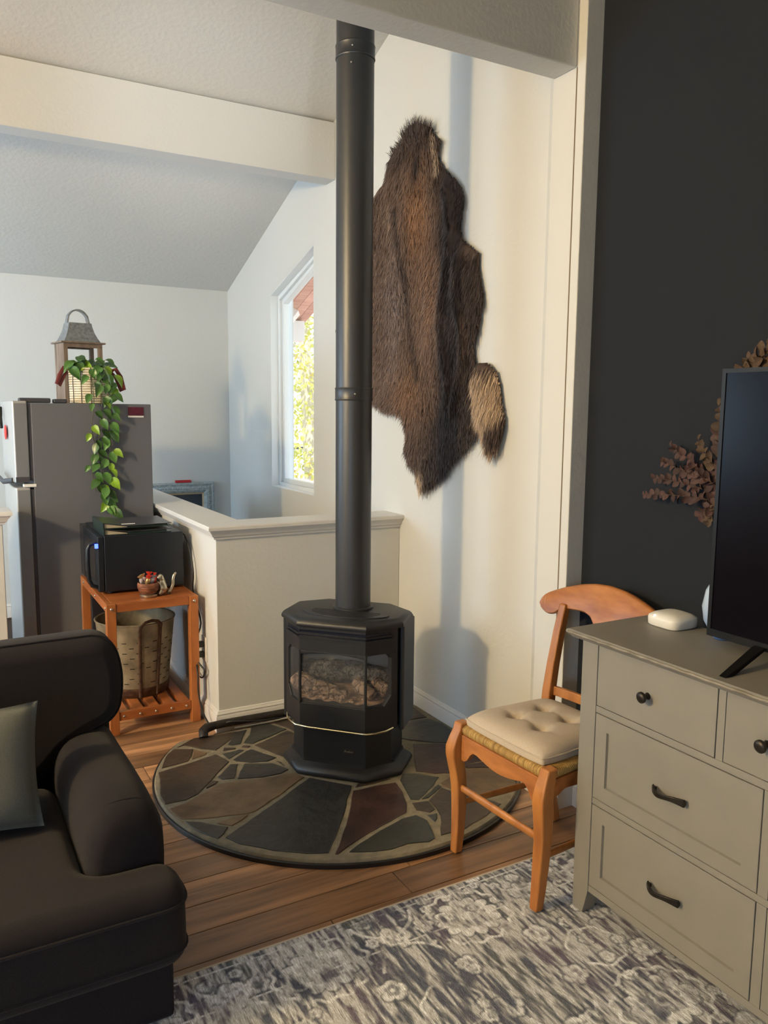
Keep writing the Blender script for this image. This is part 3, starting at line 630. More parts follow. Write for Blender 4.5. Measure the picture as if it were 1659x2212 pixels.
# mullions, glass, firebox
for i in (0, 1):
    mb = MB().tube([(r0[i][0] + 0.004 * SVv[0], r0[i][1] + 0.004 * SVv[1], ZA - 0.004), (r0[i][0] + 0.004 * SVv[0], r0[i][1] + 0.004 * SVv[1], ZB + 0.004)], 0.0065, n=8)
    obj('mullion', mb, M['black_metal'], stove, smooth=60)
for (i, j) in ((7, 0), (0, 1), (1, 2)):
    g0, g1 = BO(ZA - 0.002, 0.008), BO(ZB + 0.002, 0.008); h0, h1 = BO(ZA - 0.002, 0.0105), BO(ZB + 0.002, 0.0105)
    obj('glass_pane', MB().hexa([g0[i], g0[j], h0[j], h0[i], g1[i], g1[j], h1[j], h1[i]]), M['stoveglass'], stove)
bed = MB()
nb_ = 18
P = []
for iv in range(9):
    row = []
    for iu in range(nb_):
        v = 0.045 + iv * 0.026; u = -0.20 + 0.40 * iu / (nb_ - 1)
        lim = min(0.225, 0.13 + (v - 0.03) * 0.95); u = max(-lim, min(lim, u * lim / 0.2))
        row.append(sv(u, v, 0.337 + 0.004 * math.sin(iu * 1.7 + iv) + 0.003 * iv * 0.6))
    P.append(row)
obj('ember_bed', bed.grid(P), M['ember'], stove, smooth=180, kind='stuff')
back = MB().box(0, 0, 0, 0, 0, 0); back = MB()
back.hexa([sv(-0.22, 0.262, 0.332), sv(0.22, 0.262, 0.332), sv(0.22, 0.27, 0.332), sv(-0.22, 0.27, 0.332), sv(-0.22, 0.262, 0.548), sv(0.22, 0.262, 0.548), sv(0.22, 0.27, 0.548), sv(-0.22, 0.27, 0.548)])
obj('firebox_back', back, M['soot'], stove)
def log(name, pts, rad, m_, seed, n=14):
    rg = random.Random(seed); mb = MB()
    pts = [Vector(sv(*p)) for p in pts]; rings = []
    N_ = 14
    for k in range(N_ + 1):
        t = k / N_ * (len(pts) - 1); i = min(int(t), len(pts) - 2); p = pts[i].lerp(pts[i + 1], t - i)
        d = (pts[i + 1] - pts[i]).normalized(); a = d.cross(Vector((0, 0, 1))).normalized(); b_ = a.cross(d)
        ri = rad[0] + (rad[1] - rad[0]) * k / N_
        if k in (0, N_): ri *= 0.82
        rings.append([tuple(p + (a * math.cos(2 * math.pi * q / n) + b_ * math.sin(2 * math.pi * q / n)) * ri * rg.uniform(0.86, 1.12)) for q in range(n)])
    mb.loft(rings); obj(name, mb, m_, stove, smooth=180)
log('log', [(-0.205, 0.215, 0.395), (0.0, 0.222, 0.412), (0.205, 0.215, 0.39)], (0.044, 0.042), M['log_d'], 1)
log('log', [(-0.20, 0.125, 0.385), (-0.10, 0.085, 0.375), (-0.01, 0.11, 0.356)], (0.040, 0.022), M['log'], 2)
log('log', [(0.055, 0.16, 0.385), (0.11, 0.105, 0.375), (0.15, 0.09, 0.362)], (0.030, 0.026), M['log'], 3)
log('log', [(0.13, 0.17, 0.385), (0.20, 0.13, 0.37)], (0.032, 0.028), M['log'], 4)
log('log', [(-0.005, 0.07, 0.356), (0.045, 0.075, 0.360)], (0.022, 0.020), M['log'], 5)
rg = random.Random(3)
pb0 = None
for k in range(46):
    v = rg.uniform(0.045, 0.12); lim = 0.10 + (v - 0.045) * 0.9; u = rg.uniform(-lim, lim)
    if pb0 is None:
        pb = obj('ember', MB().ball((0, 0, 0), 0.009, 7, 5, rz=0.006), M['ember'], stove, smooth=180); pb0 = pb
    else:
        pb = pb0.copy(); link(pb, stove)
    s_ = rg.uniform(0.6, 1.15); pb.matrix_basis = Matrix.Translation(sv(u, v, 0.343)) @ Matrix.Rotation(rg.uniform(0, 3), 4, 'Z') @ Matrix.Scale(s_, 4)
# brass rod trim
tp = []
for u, v in ((-0.236, 0.118), (-0.222, 0.085), (-0.192, 0.045), (-0.155, 0.014), (-0.10, 0.004), (0.0, 0.002), (0.12, 0.001), (0.150, 0.004), (0.180, 0.022), (0.212, 0.060), (0.232, 0.095)):
    tp.append(sv(u, v - 0.004, 0.236 + (0.004 if abs(u) > 0.23 else 0)))
obj('trim_rod', MB().tube(tp, 0.0042, n=8), M['brass'], stove, smooth=80)
# badge with its script name
bd = MB(); oc = [(0.062 + 0.026 * math.cos(a), 0.139 + 0.0085 * math.sin(a)) for a in np.linspace(0, 2 * math.pi, 28, endpoint=False)]
bd.loft([[sv(u, 0.038, z) for u, z in oc], [sv(u, 0.0355, z) for u, z in oc]])
badge = obj('badge', bd, M['void'], stove)
rim = MB().tube([sv(u, 0.0352, z) for u, z in oc] + [sv(oc[0][0], 0.0352, oc[0][1])], 0.0006, n=5); obj('badge_rim', rim, M['bronze'], badge)
tx = bpy.data.curves.new('badge_text', 'FONT'); tx.body = 'Avalon'; tx.size = 0.0145; tx.shear = 0.3; tx.align_x = 'CENTER'; tx.align_y = 'CENTER'; tx.extrude = 0.0003
tx.materials.append(M['zinc']); _t = bpy.data.objects.new('badge_text_curve', tx); COL.objects.link(_t)
_dg = bpy.context.evaluated_depsgraph_get(); _me = bpy.data.meshes.new_from_object(_t.evaluated_get(_dg)); bpy.data.objects.remove(_t)
to = bpy.data.objects.new('badge_text', _me); link(to, badge)
to.matrix_basis = Matrix(((SU[0], 0, -SVv[0], sv(0.062, 0.0348, 0)[0]), (SU[1], 0, -SVv[1], sv(0.062, 0.0348, 0)[1]), (0, 1, 0, 0.139), (0, 0, 0, 1)))

# flue pipe
px_, py_, _ = sv(0.012, 0.232, 0)
flue = thing('flue_pipe', 'tall black metal flue pipe rising from the stove top', 'pipe', (px_, py_, 0.684))
R = 0.0735
def pipe_seg(z0, z1, r, name='pipe_section'):
    obj(name, MB().lathe([(r, z0), (r, z1)], px_, py_, 64), M['flue'], flue, smooth=60)
pipe_seg(0.684, 1.565, R); pipe_seg(1.565, 2.872, R); pipe_seg(2.872, 3.50, R)
collar = MB().lathe([(R, 0.684), (R + 0.010, 0.684), (R + 0.010, 0.690), (R + 0.003, 0.694), (R, 0.694)], px_, py_, 64)
obj('collar', collar, M['flue'], flue, smooth=40)
for zc in (1.565, 2.86):
    cb = MB().lathe([(R, zc - 0.026), (R + 0.0025, zc - 0.026), (R + 0.004, zc - 0.022), (R + 0.0025, zc - 0.018), (R + 0.0025, zc + 0.018), (R + 0.004, zc + 0.022), (R + 0.0025, zc + 0.026), (R, zc + 0.026)], px_, py_, 64)
    obj('joint_band', cb, M['flue'], flue, smooth=40)
for zc, a in ((2.86, 4.10), (2.80, 4.05), (1.565, 4.3)):
    obj('screw', MB().ball((px_ + (R + 0.003) * math.cos(a), py_ + (R + 0.003) * math.sin(a), zc), 0.004, 8, 6), M['steel'], flue, smooth=180)
# gas line along the half wall
gl = thing('gas_line', 'black iron gas line on the floor along the half wall', 'pipe', (1.0, 3.45, 0.0))
obj('pipe_run', MB().tube([(1.03, 3.462, 0.05), (1.10, 3.464, 0.052), (1.60, 3.452, 0.052)], 0.0185, n=14), M['gaspipe'], gl, smooth=60)
obj('elbow', MB().tube([(1.05, 3.462, 0.05), (1.015, 3.452, 0.051), (0.993, 3.43, 0.046), (0.986, 3.405, 0.040), (0.985, 3.398, 0.031)], [0.019, 0.022, 0.0225, 0.021, 0.021], n=14), M['gaspipe'], gl, smooth=60)
gc = MB().tube([(1.14, 3.43, 0.034), (1.30, 3.415, 0.036), (1.42, 3.42, 0.040), (1.52, 3.44, 0.044)], 0.006, n=8)
obj('thin_tube', gc, M['steel'], gl, smooth=60)

# ------------------------------------------------------------------ hide on the wall
def inside(poly, y, z):
    P = np.array(poly); c = np.zeros_like(y, bool); j = len(P) - 1
    for i in range(len(P)):
        yi, zi, yj, zj = P[i][0], P[i][1], P[j][0], P[j][1]
        hit = ((zi > z) != (zj > z)) & (y < (yj - yi) * (z - zi) / (zj - zi + 1e-12) + yi)
        c ^= hit; j = i
    return c
def edge_dist(poly, y, z):
    P = np.array(poly); d = np.full(y.shape, 9.0)
    for i in range(len(P)):
        a, b_ = P[i - 1], P[i]; ab = b_ - a; L2 = (ab ** 2).sum() + 1e-12
        t = np.clip(((y - a[0]) * ab[0] + (z - a[1]) * ab[1]) / L2, 0, 1)
        d = np.minimum(d, np.hypot(y - a[0] - t * ab[0], z - a[1] - t * ab[1]))
    return d
def wob(y, z, s):      # smooth pseudo noise in 0..1
    return 0.5 + 0.25 * np.sin(y * 11.3 * s + 1.3 * np.sin(z * 7.1 * s)) + 0.25 * np.sin(z * 5.3 * s + 2.1 * np.sin(y * 6.7 * s + 1.0))
def relief(poly, y, z, amp):
    e = np.clip(edge_dist(poly, y, z) / 0.05, 0, 1)
    fold = (np.exp(-((y - 3.06 + 0.04 * np.sin(z * 9)) / 0.022) ** 2) + 0.8 * np.exp(-((y - 2.95 + 0.03 * np.sin(z * 11 + 1)) / 0.022) ** 2)) * 0.032 * (z > 1.5) * (z < 2.62)
    return 0.012 + amp * np.sqrt(e) * (0.45 + 0.55 * wob(y, z, 1.6)) + fold * e
def base_col(y, z, rng_):
    n = len(y)
    dark = np.array([0.046, 0.033, 0.030]); mid = np.array([0.165, 0.108, 0.082]); red = np.array([0.34, 0.185, 0.105]); grey = np.array([0.25, 0.19, 0.17])
    c = np.tile(mid, (n, 1))
    def blend(col, w):
        nonlocal c
        w = np.clip(w, 0, 1)[:, None]; c = c * (1 - w) + np.array(col) * w
    blob = lambda y0, z0, sy, sz: np.exp(-((y - y0) / sy) ** 2 - ((z - z0) / sz) ** 2)
    st = 0.5 + 0.5 * np.sin(y * 95 + 5 * np.sin(z * 6) + 3 * np.sin(y * 21))
    blend(grey, blob(3.53, 2.02, 0.10, 0.30) * 1.0)
    blend(red, blob(3.33, 2.42, 0.10, 0.20) * 1.25 * (0.55 + 0.45 * st))
    blend(red * 0.85, blob(3.22, 2.02, 0.07, 0.26) * 0.75 * (0.4 + 0.6 * st))
    blend(red * 0.8, blob(3.38, 1.58, 0.15, 0.14) * 0.75)
    blend(grey * 1.1, blob(3.24, 1.95, 0.03, 0.2) * 0.6 * st)
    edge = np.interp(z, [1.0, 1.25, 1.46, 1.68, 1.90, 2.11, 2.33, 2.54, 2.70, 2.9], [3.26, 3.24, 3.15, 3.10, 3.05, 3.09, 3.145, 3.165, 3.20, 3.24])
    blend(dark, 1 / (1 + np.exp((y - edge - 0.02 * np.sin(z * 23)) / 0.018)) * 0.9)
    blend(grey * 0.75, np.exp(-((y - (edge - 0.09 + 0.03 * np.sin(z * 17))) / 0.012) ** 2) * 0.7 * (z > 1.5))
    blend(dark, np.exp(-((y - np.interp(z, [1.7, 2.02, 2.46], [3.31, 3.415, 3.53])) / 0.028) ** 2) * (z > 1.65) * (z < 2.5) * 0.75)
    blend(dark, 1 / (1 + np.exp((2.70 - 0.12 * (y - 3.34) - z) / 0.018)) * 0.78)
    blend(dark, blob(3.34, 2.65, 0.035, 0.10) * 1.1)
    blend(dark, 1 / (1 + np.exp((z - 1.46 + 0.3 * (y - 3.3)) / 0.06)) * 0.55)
    blend((0.62, 0.46, 0.32), 1 / (1 + np.exp((z - 1.205) / 0.012)) * np.exp(-((y - 3.285) / 0.035) ** 2))
    blend((0.50, 0.37, 0.27), np.exp(-((y - (3.21 - 0.25 * (2.72 - z))) / 0.016) ** 2) * (z > 2.56) * (z < 2.75) * 0.9)
    blend((0.50, 0.37, 0.27), np.exp(-((y - 3.60) / 0.03) ** 2 - ((z - 2.45) / 0.06) ** 2) * 0.4)
    c *= rng_.uniform(0.72, 1.28, (n, 1))
    return c
def tail_col(y, z, rng_):
    n = len(y); c = np.tile([0.52, 0.38, 0.26], (n, 1))
    w = np.clip((1.70 - z) / -0.0 if False else (z - 1.655) / 0.03, 0, 1)[:, None]; c = c * (1 - w) + np.array([0.08, 0.055, 0.045]) * w
    w2 = (np.clip((1.50 - z) / 0.03, 0, 1) * np.clip((2.74 - y) / 0.03, 0, 1) * np.clip((z - 1.36) / 0.03, 0.1, 1))[:, None]
    c = c * (1 - w2) + np.array([0.085, 0.058, 0.05]) * w2
    return c * rng_.uniform(0.6, 1.35, (n, 1))
hide = thing('animal_hide', 'large dark brown furry animal hide hung on the cream wall', 'animal hide', (HW, 3.05, 1.20))
def build_skin(name, poly, amp, step=0.009):
    P = np.array(poly); ys = np.arange(P[:, 0].min(), P[:, 0].max() + step, step); zs = np.arange(P[:, 1].min(), P[:, 1].max() + step, step)
    Y, Z = np.meshgrid(ys, zs); ins = inside(poly, Y, Z)
    idx = -np.ones(Y.shape, int); k = ins; idx[k] = np.arange(k.sum())
    X = HW - relief(poly, Y[k], Z[k], amp)
    v = np.c_[X, Y[k], Z[k]]; f = []
    for i in range(Y.shape[0] - 1):
        for j in range(Y.shape[1] - 1):
            q = (idx[i, j], idx[i, j + 1], idx[i + 1, j + 1], idx[i + 1, j])
            if min(q) >= 0: f.append(q)
    return obj(name, (v.tolist(), [], f), M['skin'], hide, smooth=180, solid=0.006)
def build_fur(name, poly, amp, count, length, colf, seed, wid=0.0013, spread=0.28):
    r_ = np.random.default_rng(seed); P = np.array(poly)
    y = r_.uniform(P[:, 0].min(), P[:, 0].max(), count * 3); z = r_.uniform(P[:, 1].min(), P[:, 1].max(), count * 3)
    k = inside(poly, y, z); y, z = y[k][:count], z[k][:count]; n = len(y)
    x = HW - relief(poly, y, z, amp) - 0.003
    # flow: downwards, turning outwards near the flanks
    ang = (wob(y, z, 0.8) - 0.5) * 1.1 + r_.normal(0, spread, n)
    d = np.c_[-np.abs(r_.normal(0.30, 0.14, n)), np.sin(ang), -np.cos(ang)]
    up = (z > 2.74) & (P[:, 1].max() > 2.5); d[up, 2] *= np.where(r_.random(up.sum()) < 0.6, -0.8, 1)
    d /= np.linalg.norm(d, axis=1)[:, None]
    L = length * r_.uniform(0.6, 1.35, n)[:, None]
    p0 = np.c_[x, y, z]; p1 = p0 + d * L * 0.5; d2 = d + np.c_[np.full(n, 0.22), r_.normal(0, 0.15, n), np.full(n, -0.25)]
    p2 = p1 + d2 / np.linalg.norm(d2, axis=1)[:, None] * L * 0.5
    p2[:, 0] = np.minimum(p2[:, 0], HW - 0.004); p1[:, 0] = np.minimum(p1[:, 0], HW - 0.005)
    sd = np.cross(d, np.c_[-np.ones(n), np.zeros(n), np.zeros(n)] + r_.normal(0, 0.35, (n, 3))); sd /= np.linalg.norm(sd, axis=1)[:, None]
    w = wid * r_.uniform(0.7, 1.4, n)[:, None]
    V = np.stack([p0 - sd * w, p0 + sd * w, p1 - sd * w * 0.8, p1 + sd * w * 0.8, p2], 1).reshape(-1, 3)
    b_ = np.arange(n) * 5
    F = [q for i in b_.tolist() for q in ((i, i + 1, i + 3, i + 2), (i + 2, i + 3, i + 4))]
    o = obj(name, (V.tolist(), [], F), M['fur'], hide, kind='stuff')
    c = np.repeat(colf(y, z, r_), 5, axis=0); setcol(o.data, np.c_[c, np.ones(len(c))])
    return o
build_skin('skin', HIDE, 0.020)
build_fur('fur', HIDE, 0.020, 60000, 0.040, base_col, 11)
build_skin('tail', TAIL, 0.045)
build_fur('tail_fur', TAIL, 0.045, 5200, 0.075, tail_col, 12, wid=0.0014, spread=0.16)
# ------------------------------------------------------------------ cart beside the half wall
CX0, CX1, CY0, CY1, CZ = 0.632, 1.052, 3.672, 4.41, 0.622
cart = thing('wooden_cart', 'orange brown wooden cart with slatted lower shelf beside the half wall', 'cart', (0.84, 4.0, 0))
for x in (CX0, CX1 - 0.042):
    for y in (CY0, CY1 - 0.042):
        obj('leg', MB().box(x, x + 0.042, y, y + 0.042, 0, CZ - 0.001), M['cart'], cart, bevel=0.003)
obj('rail', MB().box(CX0 + 0.043, CX1 - 0.043, CY0 + 0.004, CY0 + 0.026, CZ - 0.042, CZ - 0.002), M['cart_x'], cart, bevel=0.002)
obj('rail', MB().box(CX0 + 0.043, CX1 - 0.043, CY1 - 0.026, CY1 - 0.004, CZ - 0.042, CZ - 0.002), M['cart_x'], cart, bevel=0.002)
for x in (CX0 + 0.002, CX1 - 0.024):
    obj('rail', MB().box(x, x + 0.022, CY0 + 0.043, CY1 - 0.043, CZ - 0.042, CZ - 0.002), M['cart_y'], cart, bevel=0.002)
for k in range(5):
    y0 = CY0 + 0.027 + k * 0.1365
    obj('board', MB().box(CX0 + 0.025, CX1 - 0.025, y0, y0 + 0.1355, CZ - 0.018, CZ), M['cart_x'], cart, bevel=0.0015, seg=1)
obj('shelf_rail', MB().box(CX0 + 0.043, CX1 - 0.043, CY0 + 0.006, CY0 + 0.028, 0.066, 0.108), M['cart_x'], cart, bevel=0.002)
obj('shelf_rail', MB().box(CX0 + 0.043, CX1 - 0.043, CY1 - 0.028, CY1 - 0.006, 0.066, 0.108), M['cart_x'], cart, bevel=0.002)
sl = [0.695, 0.768, 0.841, 0.914]
for x in sl + [0.985]:
    obj('slat', MB().box(x - 0.023, x + 0.023, CY0 + 0.029, CY1 - 0.029, 0.070, 0.102), M['cart_y'], cart, bevel=0.002)
def screw(x, y, z, ax, r=0.006):
    mb = MB()
    mb.ball((x, y, z), r, 10, 6, rz=r) if ax == 1 else mb.ball((x, y, z), r, 10, 6)
    obj('screw', mb, M['steel'], cart, smooth=180)
for x in sl + [0.985]: screw(x, CY0 + 0.005, 0.087, 1)
for x in (CX0 + 0.021, CX1 - 0.021): screw(x, CY0 - 0.001, CZ - 0.024, 1, 0.0075)
for y in (CY0 + 0.02, CY0 + 0.30, CY1 - 0.10): screw(CX0 - 0.0005 if y < CY0 + 0.03 else CX0 + 0.001, y, CZ - 0.02, 0)

# microwave, door facing left
mwv = thing('microwave', 'black microwave oven standing on the wooden cart', 'microwave', (0.84, 4.14, CZ))
ma, mb0, mc, md, mz0, mz1 = 0.637, 1.040, 3.872, 4.402, CZ + 0.012, 0.903
obj('case', MB().box(ma + 0.028, mb0, mc, md, mz0, mz1), M['mw'], mwv, bevel=0.006, seg=3)
dr = obj('door', MB().box(ma, ma + 0.027, mc + 0.002, md - 0.12, mz0 + 0.002, mz1 - 0.002), M['mw'], mwv, bevel=0.005, seg=3)
obj('door_window', MB().box(ma - 0.001, ma + 0.004, mc + 0.075, md - 0.15, mz0 + 0.04, mz1 - 0.035), M['mw_glass'], dr, bevel=0.001, seg=1)
hy = mc + 0.035
obj('handle', MB().tube([(ma + 0.004, hy, mz1 - 0.030), (ma - 0.030, hy, mz1 - 0.040), (ma - 0.040, hy, mz1 - 0.062), (ma - 0.041, hy, mz1 - 0.14), (ma - 0.038, hy, mz0 + 0.06), (ma - 0.026, hy, mz0 + 0.032), (ma + 0.004, hy, mz0 + 0.018)], 0.0095, n=10), M['mw'], dr, smooth=80)
pn = obj('control_panel', MB().box(ma, ma + 0.027, md - 0.118, md - 0.002, mz0 + 0.002, mz1 - 0.002), M['mw_glass'], mwv, bevel=0.003)
obj('clock_display', MB().box(ma - 0.012, ma + 0.002, mc - 0.0008, mc + 0.012, mz1 - 0.055, mz1 - 0.035), M['blueled'], dr)
for x in (0.70, 0.99):
    for y in (3.92, 4.35): obj('foot', MB().lathe([(0.016, CZ + 0.0005), (0.014, mz0 + 0.001)], x, y, 14), M['cord'], mwv, smooth=40)

# two binders lying on the microwave
def binder(z0, th, x0, x1, y0, y1, tilt, label):
    b = thing('binder', label, 'binder', (x0, y0, z0), 'binders on the microwave')
    cov = MB(); cov.hexa([(x0, y0, z0), (x1, y0, z0), (x1, y1, z0), (x0, y1, z0), (x0, y0, z0 + 0.003), (x1, y0, z0 + 0.003), (x1, y1, z0 + 0.003), (x0, y1, z0 + 0.003)])
    obj('back_cover', cov, M['binder_g'], b)
    top = MB(); zt0, zt1 = z0 + th, z0 + th * tilt
    xm = x0 + (x1 - x0) * 0.34
    top.loft([[(x0, y, zt0 - 0.003), (xm, y, zt1 - 0.003), (x1, y, zt1 - 0.001), (x1, y, zt1 + 0.002), (xm, y, zt1), (x0, y, zt0)] for y in (y0, y1)])
    obj('front_cover', top, M['binder'], b, bevel=0.001, seg=1)
    obj('spine', MB().box(x0 - 0.003, x0 + 0.001, y0, y1, z0, zt0), M['binder_g'], b)
    pg = MB(); pg.loft([[(x0 + 0.004, y, z0 + 0.0032), (xm, y, z0 + 0.0032), (xm, y, min(zt1 - 0.0042, z0 + 0.006)), (x0 + 0.004, y, zt0 - 0.005)] for y in (y0 + 0.008, y1 - 0.008)])
    obj('page_block', pg, M['paper'], b)
    obj('page_edge', MB().box(xm, x1 - 0.02, y0 + 0.008, y1 - 0.008, z0 + 0.0033, zt1 - 0.0045), M['binder_g'], b)
    return b
b1 = binder(0.9035, 0.030, 0.672, 0.985, 3.885, 4.17, 0.50, 'dark green edged binder lying directly on the microwave')
b2 = binder(0.9340, 0.029, 0.670, 0.990, 3.89, 4.18, 0.40, 'dark glossy binder on top of the other binder')
for o in (b2,): o.location.z -= 0.0
obj('label_strip', MB().box(0.752, 0.815, 3.892, 3.898, 0.9515, 0.9545), M['white'], b2)

# candy dish with a pewter animal
dx, dy = 0.838, 3.755
dish = thing('candy_dish', 'carved brown candy bowl held by a pewter squirrel on the cart', 'candy dish', (dx, dy, CZ))
obj('bowl', MB().lathe([(0.030, CZ + 0.0145), (0.036, CZ + 0.017), (0.044, CZ + 0.030), (0.049, CZ + 0.045), (0.050, CZ + 0.058), (0.0475, CZ + 0.068), (0.044, CZ + 0.068), (0.046, CZ + 0.056), (0.040, CZ + 0.030), (0.020, CZ + 0.024)], dx, dy, 32), M['bowl'], dish, smooth=60)
obj('base_plate', MB().lathe([(0.040, CZ + 0.001), (0.042, CZ + 0.004), (0.042, CZ + 0.012), (0.037, CZ + 0.0155)], dx + 0.002, dy, 32), M['silver'], dish, smooth=50)
ax = dx + 0.070
def skin_obj(name, verts, edges, radii, m_, parent, sub=2):
    me = bpy.data.meshes.new(name); me.from_pydata(verts, edges, []); me.update(); me.materials.append(m_)
    o = bpy.data.objects.new(name, me); link(o, parent)
    sk = o.modifiers.new('skin', 'SKIN'); sk.use_smooth_shade = True; sk.branch_smoothing = 0.6
    for i, r in enumerate(radii):
        d = me.skin_vertices[0].data[i]; d.radius = (r, r) if not hasattr(r, '__len__') else r; d.use_root = (i == 0)
    su = o.modifiers.new('sub', 'SUBSURF'); su.levels = sub; su.render_levels = sub
    return o
z = CZ
V_ = [(ax, dy, z + 0.018), (ax + 0.002, dy, z + 0.045), (ax - 0.004, dy, z + 0.070), (ax - 0.014, dy, z + 0.088), (ax - 0.030, dy, z + 0.083),   # hips, belly, chest, head, muzzle
      (ax - 0.020, dy - 0.014, z + 0.062), (ax - 0.034, dy - 0.016, z + 0.066),       # near arm
      (ax - 0.020, dy + 0.014, z + 0.062), (ax - 0.034, dy + 0.016, z + 0.066),       # far arm
      (ax - 0.014, dy - 0.018, z + 0.022), (ax - 0.026, dy - 0.018, z + 0.006),       # near leg
      (ax - 0.014, dy + 0.018, z + 0.022), (ax - 0.026, dy + 0.018, z + 0.006),       # far leg
      (ax + 0.022, dy, z + 0.009), (ax + 0.036, dy, z + 0.022), (ax + 0.046, dy, z + 0.048), (ax + 0.046, dy, z + 0.072), (ax + 0.052, dy, z + 0.092), (ax + 0.062, dy, z + 0.104),   # tail
      (ax - 0.010, dy - 0.008, z + 0.101), (ax - 0.010, dy + 0.008, z + 0.101)]
E_ = [(0, 1), (1, 2), (2, 3), (3, 4), (2, 5), (5, 6), (2, 7), (7, 8), (0, 9), (9, 10), (0, 11), (11, 12), (0, 13), (13, 14), (14, 15), (15, 16), (16, 17), (17, 18), (3, 19), (3, 20)]
R_ = [0.030, 0.028, 0.020, 0.018, 0.009, 0.008, 0.007, 0.008, 0.007, 0.014, 0.009, 0.014, 0.009, 0.009, 0.008, 0.008, 0.008, 0.007, 0.005, 0.006, 0.006]
skin_obj('squirrel', V_, E_, R_, M['silver'], dish)
# wrapped candies
def candy(i, x, y, z, rot, m_body, m_wrap, label):
    o = thing('wrapped_candy', label, 'candy', (x, y, z), 'wrapped candies in the bowl')
    o.rotation_euler = rot
    mb = MB().loft([[(r * 1.2 * math.cos(a), r * math.sin(a), zz) for a in np.linspace(0, 2 * math.pi, 10, endpoint=False)] for r, zz in ((0.003, -0.017), (0.0085, -0.014), (0.0095, 0.0), (0.0085, 0.014), (0.003, 0.017))])
    bo = obj('body', mb, m_body, None, smooth=60); bo.parent = o
    tw = MB().loft([[(w * math.cos(a) * 1.3, 0.003 * math.sin(a) + (0.0015 if k % 2 else -0.0015), zz) for k, a in enumerate(np.linspace(0, 2 * math.pi, 10, endpoint=False))] for w, zz in ((0.003, 0.0165), (0.008, 0.024), (0.012, 0.032))])
    t = obj('twist', tw, m_wrap, None, smooth=60); t.parent = o
for i, (px, py, pz, rot, a, b, lab) in enumerate([
    (-0.030, -0.008, 0.076, (0.1, -0.35, 0.3), 'wrap_purple', 'wrap_gold', 'brown candy with gold twist at the left of the bowl'),
    (-0.006, -0.022, 0.076, (0.3, 0.12, 0.1), 'wrap_gold', 'wrap_red', 'gold and red candy at the front of the bowl'),
    (0.014, -0.016, 0.074, (0.35, 0.25, 0.4), 'wrap_purple', 'wrap_purple', 'silvery brown candy right of the gold one in the bowl'),
    (0.002, 0.004, 0.086, (0.1, 0.15, 0.0), 'wrap_red', 'wrap_red', 'red candy sticking up tallest in the bowl'),
    (0.030, 0.000, 0.080, (0.0, 0.2, 0.9), 'wrap_red', 'wrap_red', 'red candy nearest the squirrel in the bowl'),
    (-0.012, 0.022, 0.074, (-0.3, -0.2, 0.4), 'wrap_purple', 'wrap_gold', 'dark candy at the back of the bowl')]):
    candy(i, dx + px, dy + py, CZ + pz, rot, M[a], M[b], lab)

# galvanised harvest bucket on the lower shelf
bx, by, bz = 0.822, 3.99, 0.1035
bk = thing('olive_bucket', 'galvanised slotted harvest bucket with rusty bands on the cart shelf', 'bucket', (bx, by, bz))
BH = 0.362; rb = lambda t: 0.150 + 0.038 * t
prof = [(rb(0), bz), (rb(1), bz + BH), (rb(1) + 0.005, bz + BH + 0.002), (rb(1) + 0.006, bz + BH + 0.007), (rb(1) + 0.002, bz + BH + 0.010), (rb(1) - 0.004, bz + BH + 0.006), (rb(1) - 0.004, bz + BH), (rb(0) - 0.004, bz + 0.006)]
obj('shell', MB().lathe(prof, bx, by, 48), M['zinc'], bk, smooth=50)
obj('bottom_band', MB().lathe([(rb(0) + 0.002, bz + 0.0005), (rb(0.10) + 0.003, bz + 0.045), (rb(0.10), bz + 0.046)], bx, by, 48, caps=False), M['rust'], bk, smooth=50, solid=0.002)
def on_b(a, t, o=0.004): r = rb(t) + o; return (bx + r * math.cos(a), by + r * math.sin(a), bz + BH * t)
for a0 in (math.radians(-80), math.radians(100)):
    p = [on_b(a0 - 0.28, t) for t in (0.01, 0.3, 0.6, 0.92)] + [(on_b(a0 - 0.26, 1.00, 0.012)), on_b(a0 - 0.15, 1.06, 0.014), on_b(a0, 1.08, 0.014), on_b(a0 + 0.15, 1.06, 0.014), on_b(a0 + 0.26, 1.00, 0.012)] + [on_b(a0 + 0.28, t) for t in (0.92, 0.6, 0.3, 0.01)]
    obj('strap_handle', MB().tube(p, 0.0085, n=8, flat=0.6), M['rust'], bk, smooth=70)
sm_ = MB(); rg = random.Random(9)
for row in range(9):
    t = 0.20 + row * 0.072
    for k in range(15):
        a = 2 * math.pi * (k + (0.5 if row % 2 else 0)) / 15 + rg.uniform(-0.04, 0.04)
        if rg.random() < 0.15: continue
        da = 0.011 / rb(t); P = [on_b(a - da, t - 0.005, 0.0002), on_b(a + da, t - 0.005, 0.0002), on_b(a + da, t + 0.005, 0.0002), on_b(a - da, t + 0.005, 0.0002)]
        Q = [on_b(a - da, t - 0.005, 0.0012), on_b(a + da, t - 0.005, 0.0012), on_b(a + da, t + 0.005, 0.0012), on_b(a - da, t + 0.005, 0.0012)]
        sm_.hexa(P + Q)
obj('slot', sm_, M['void'], bk, kind='stuff')

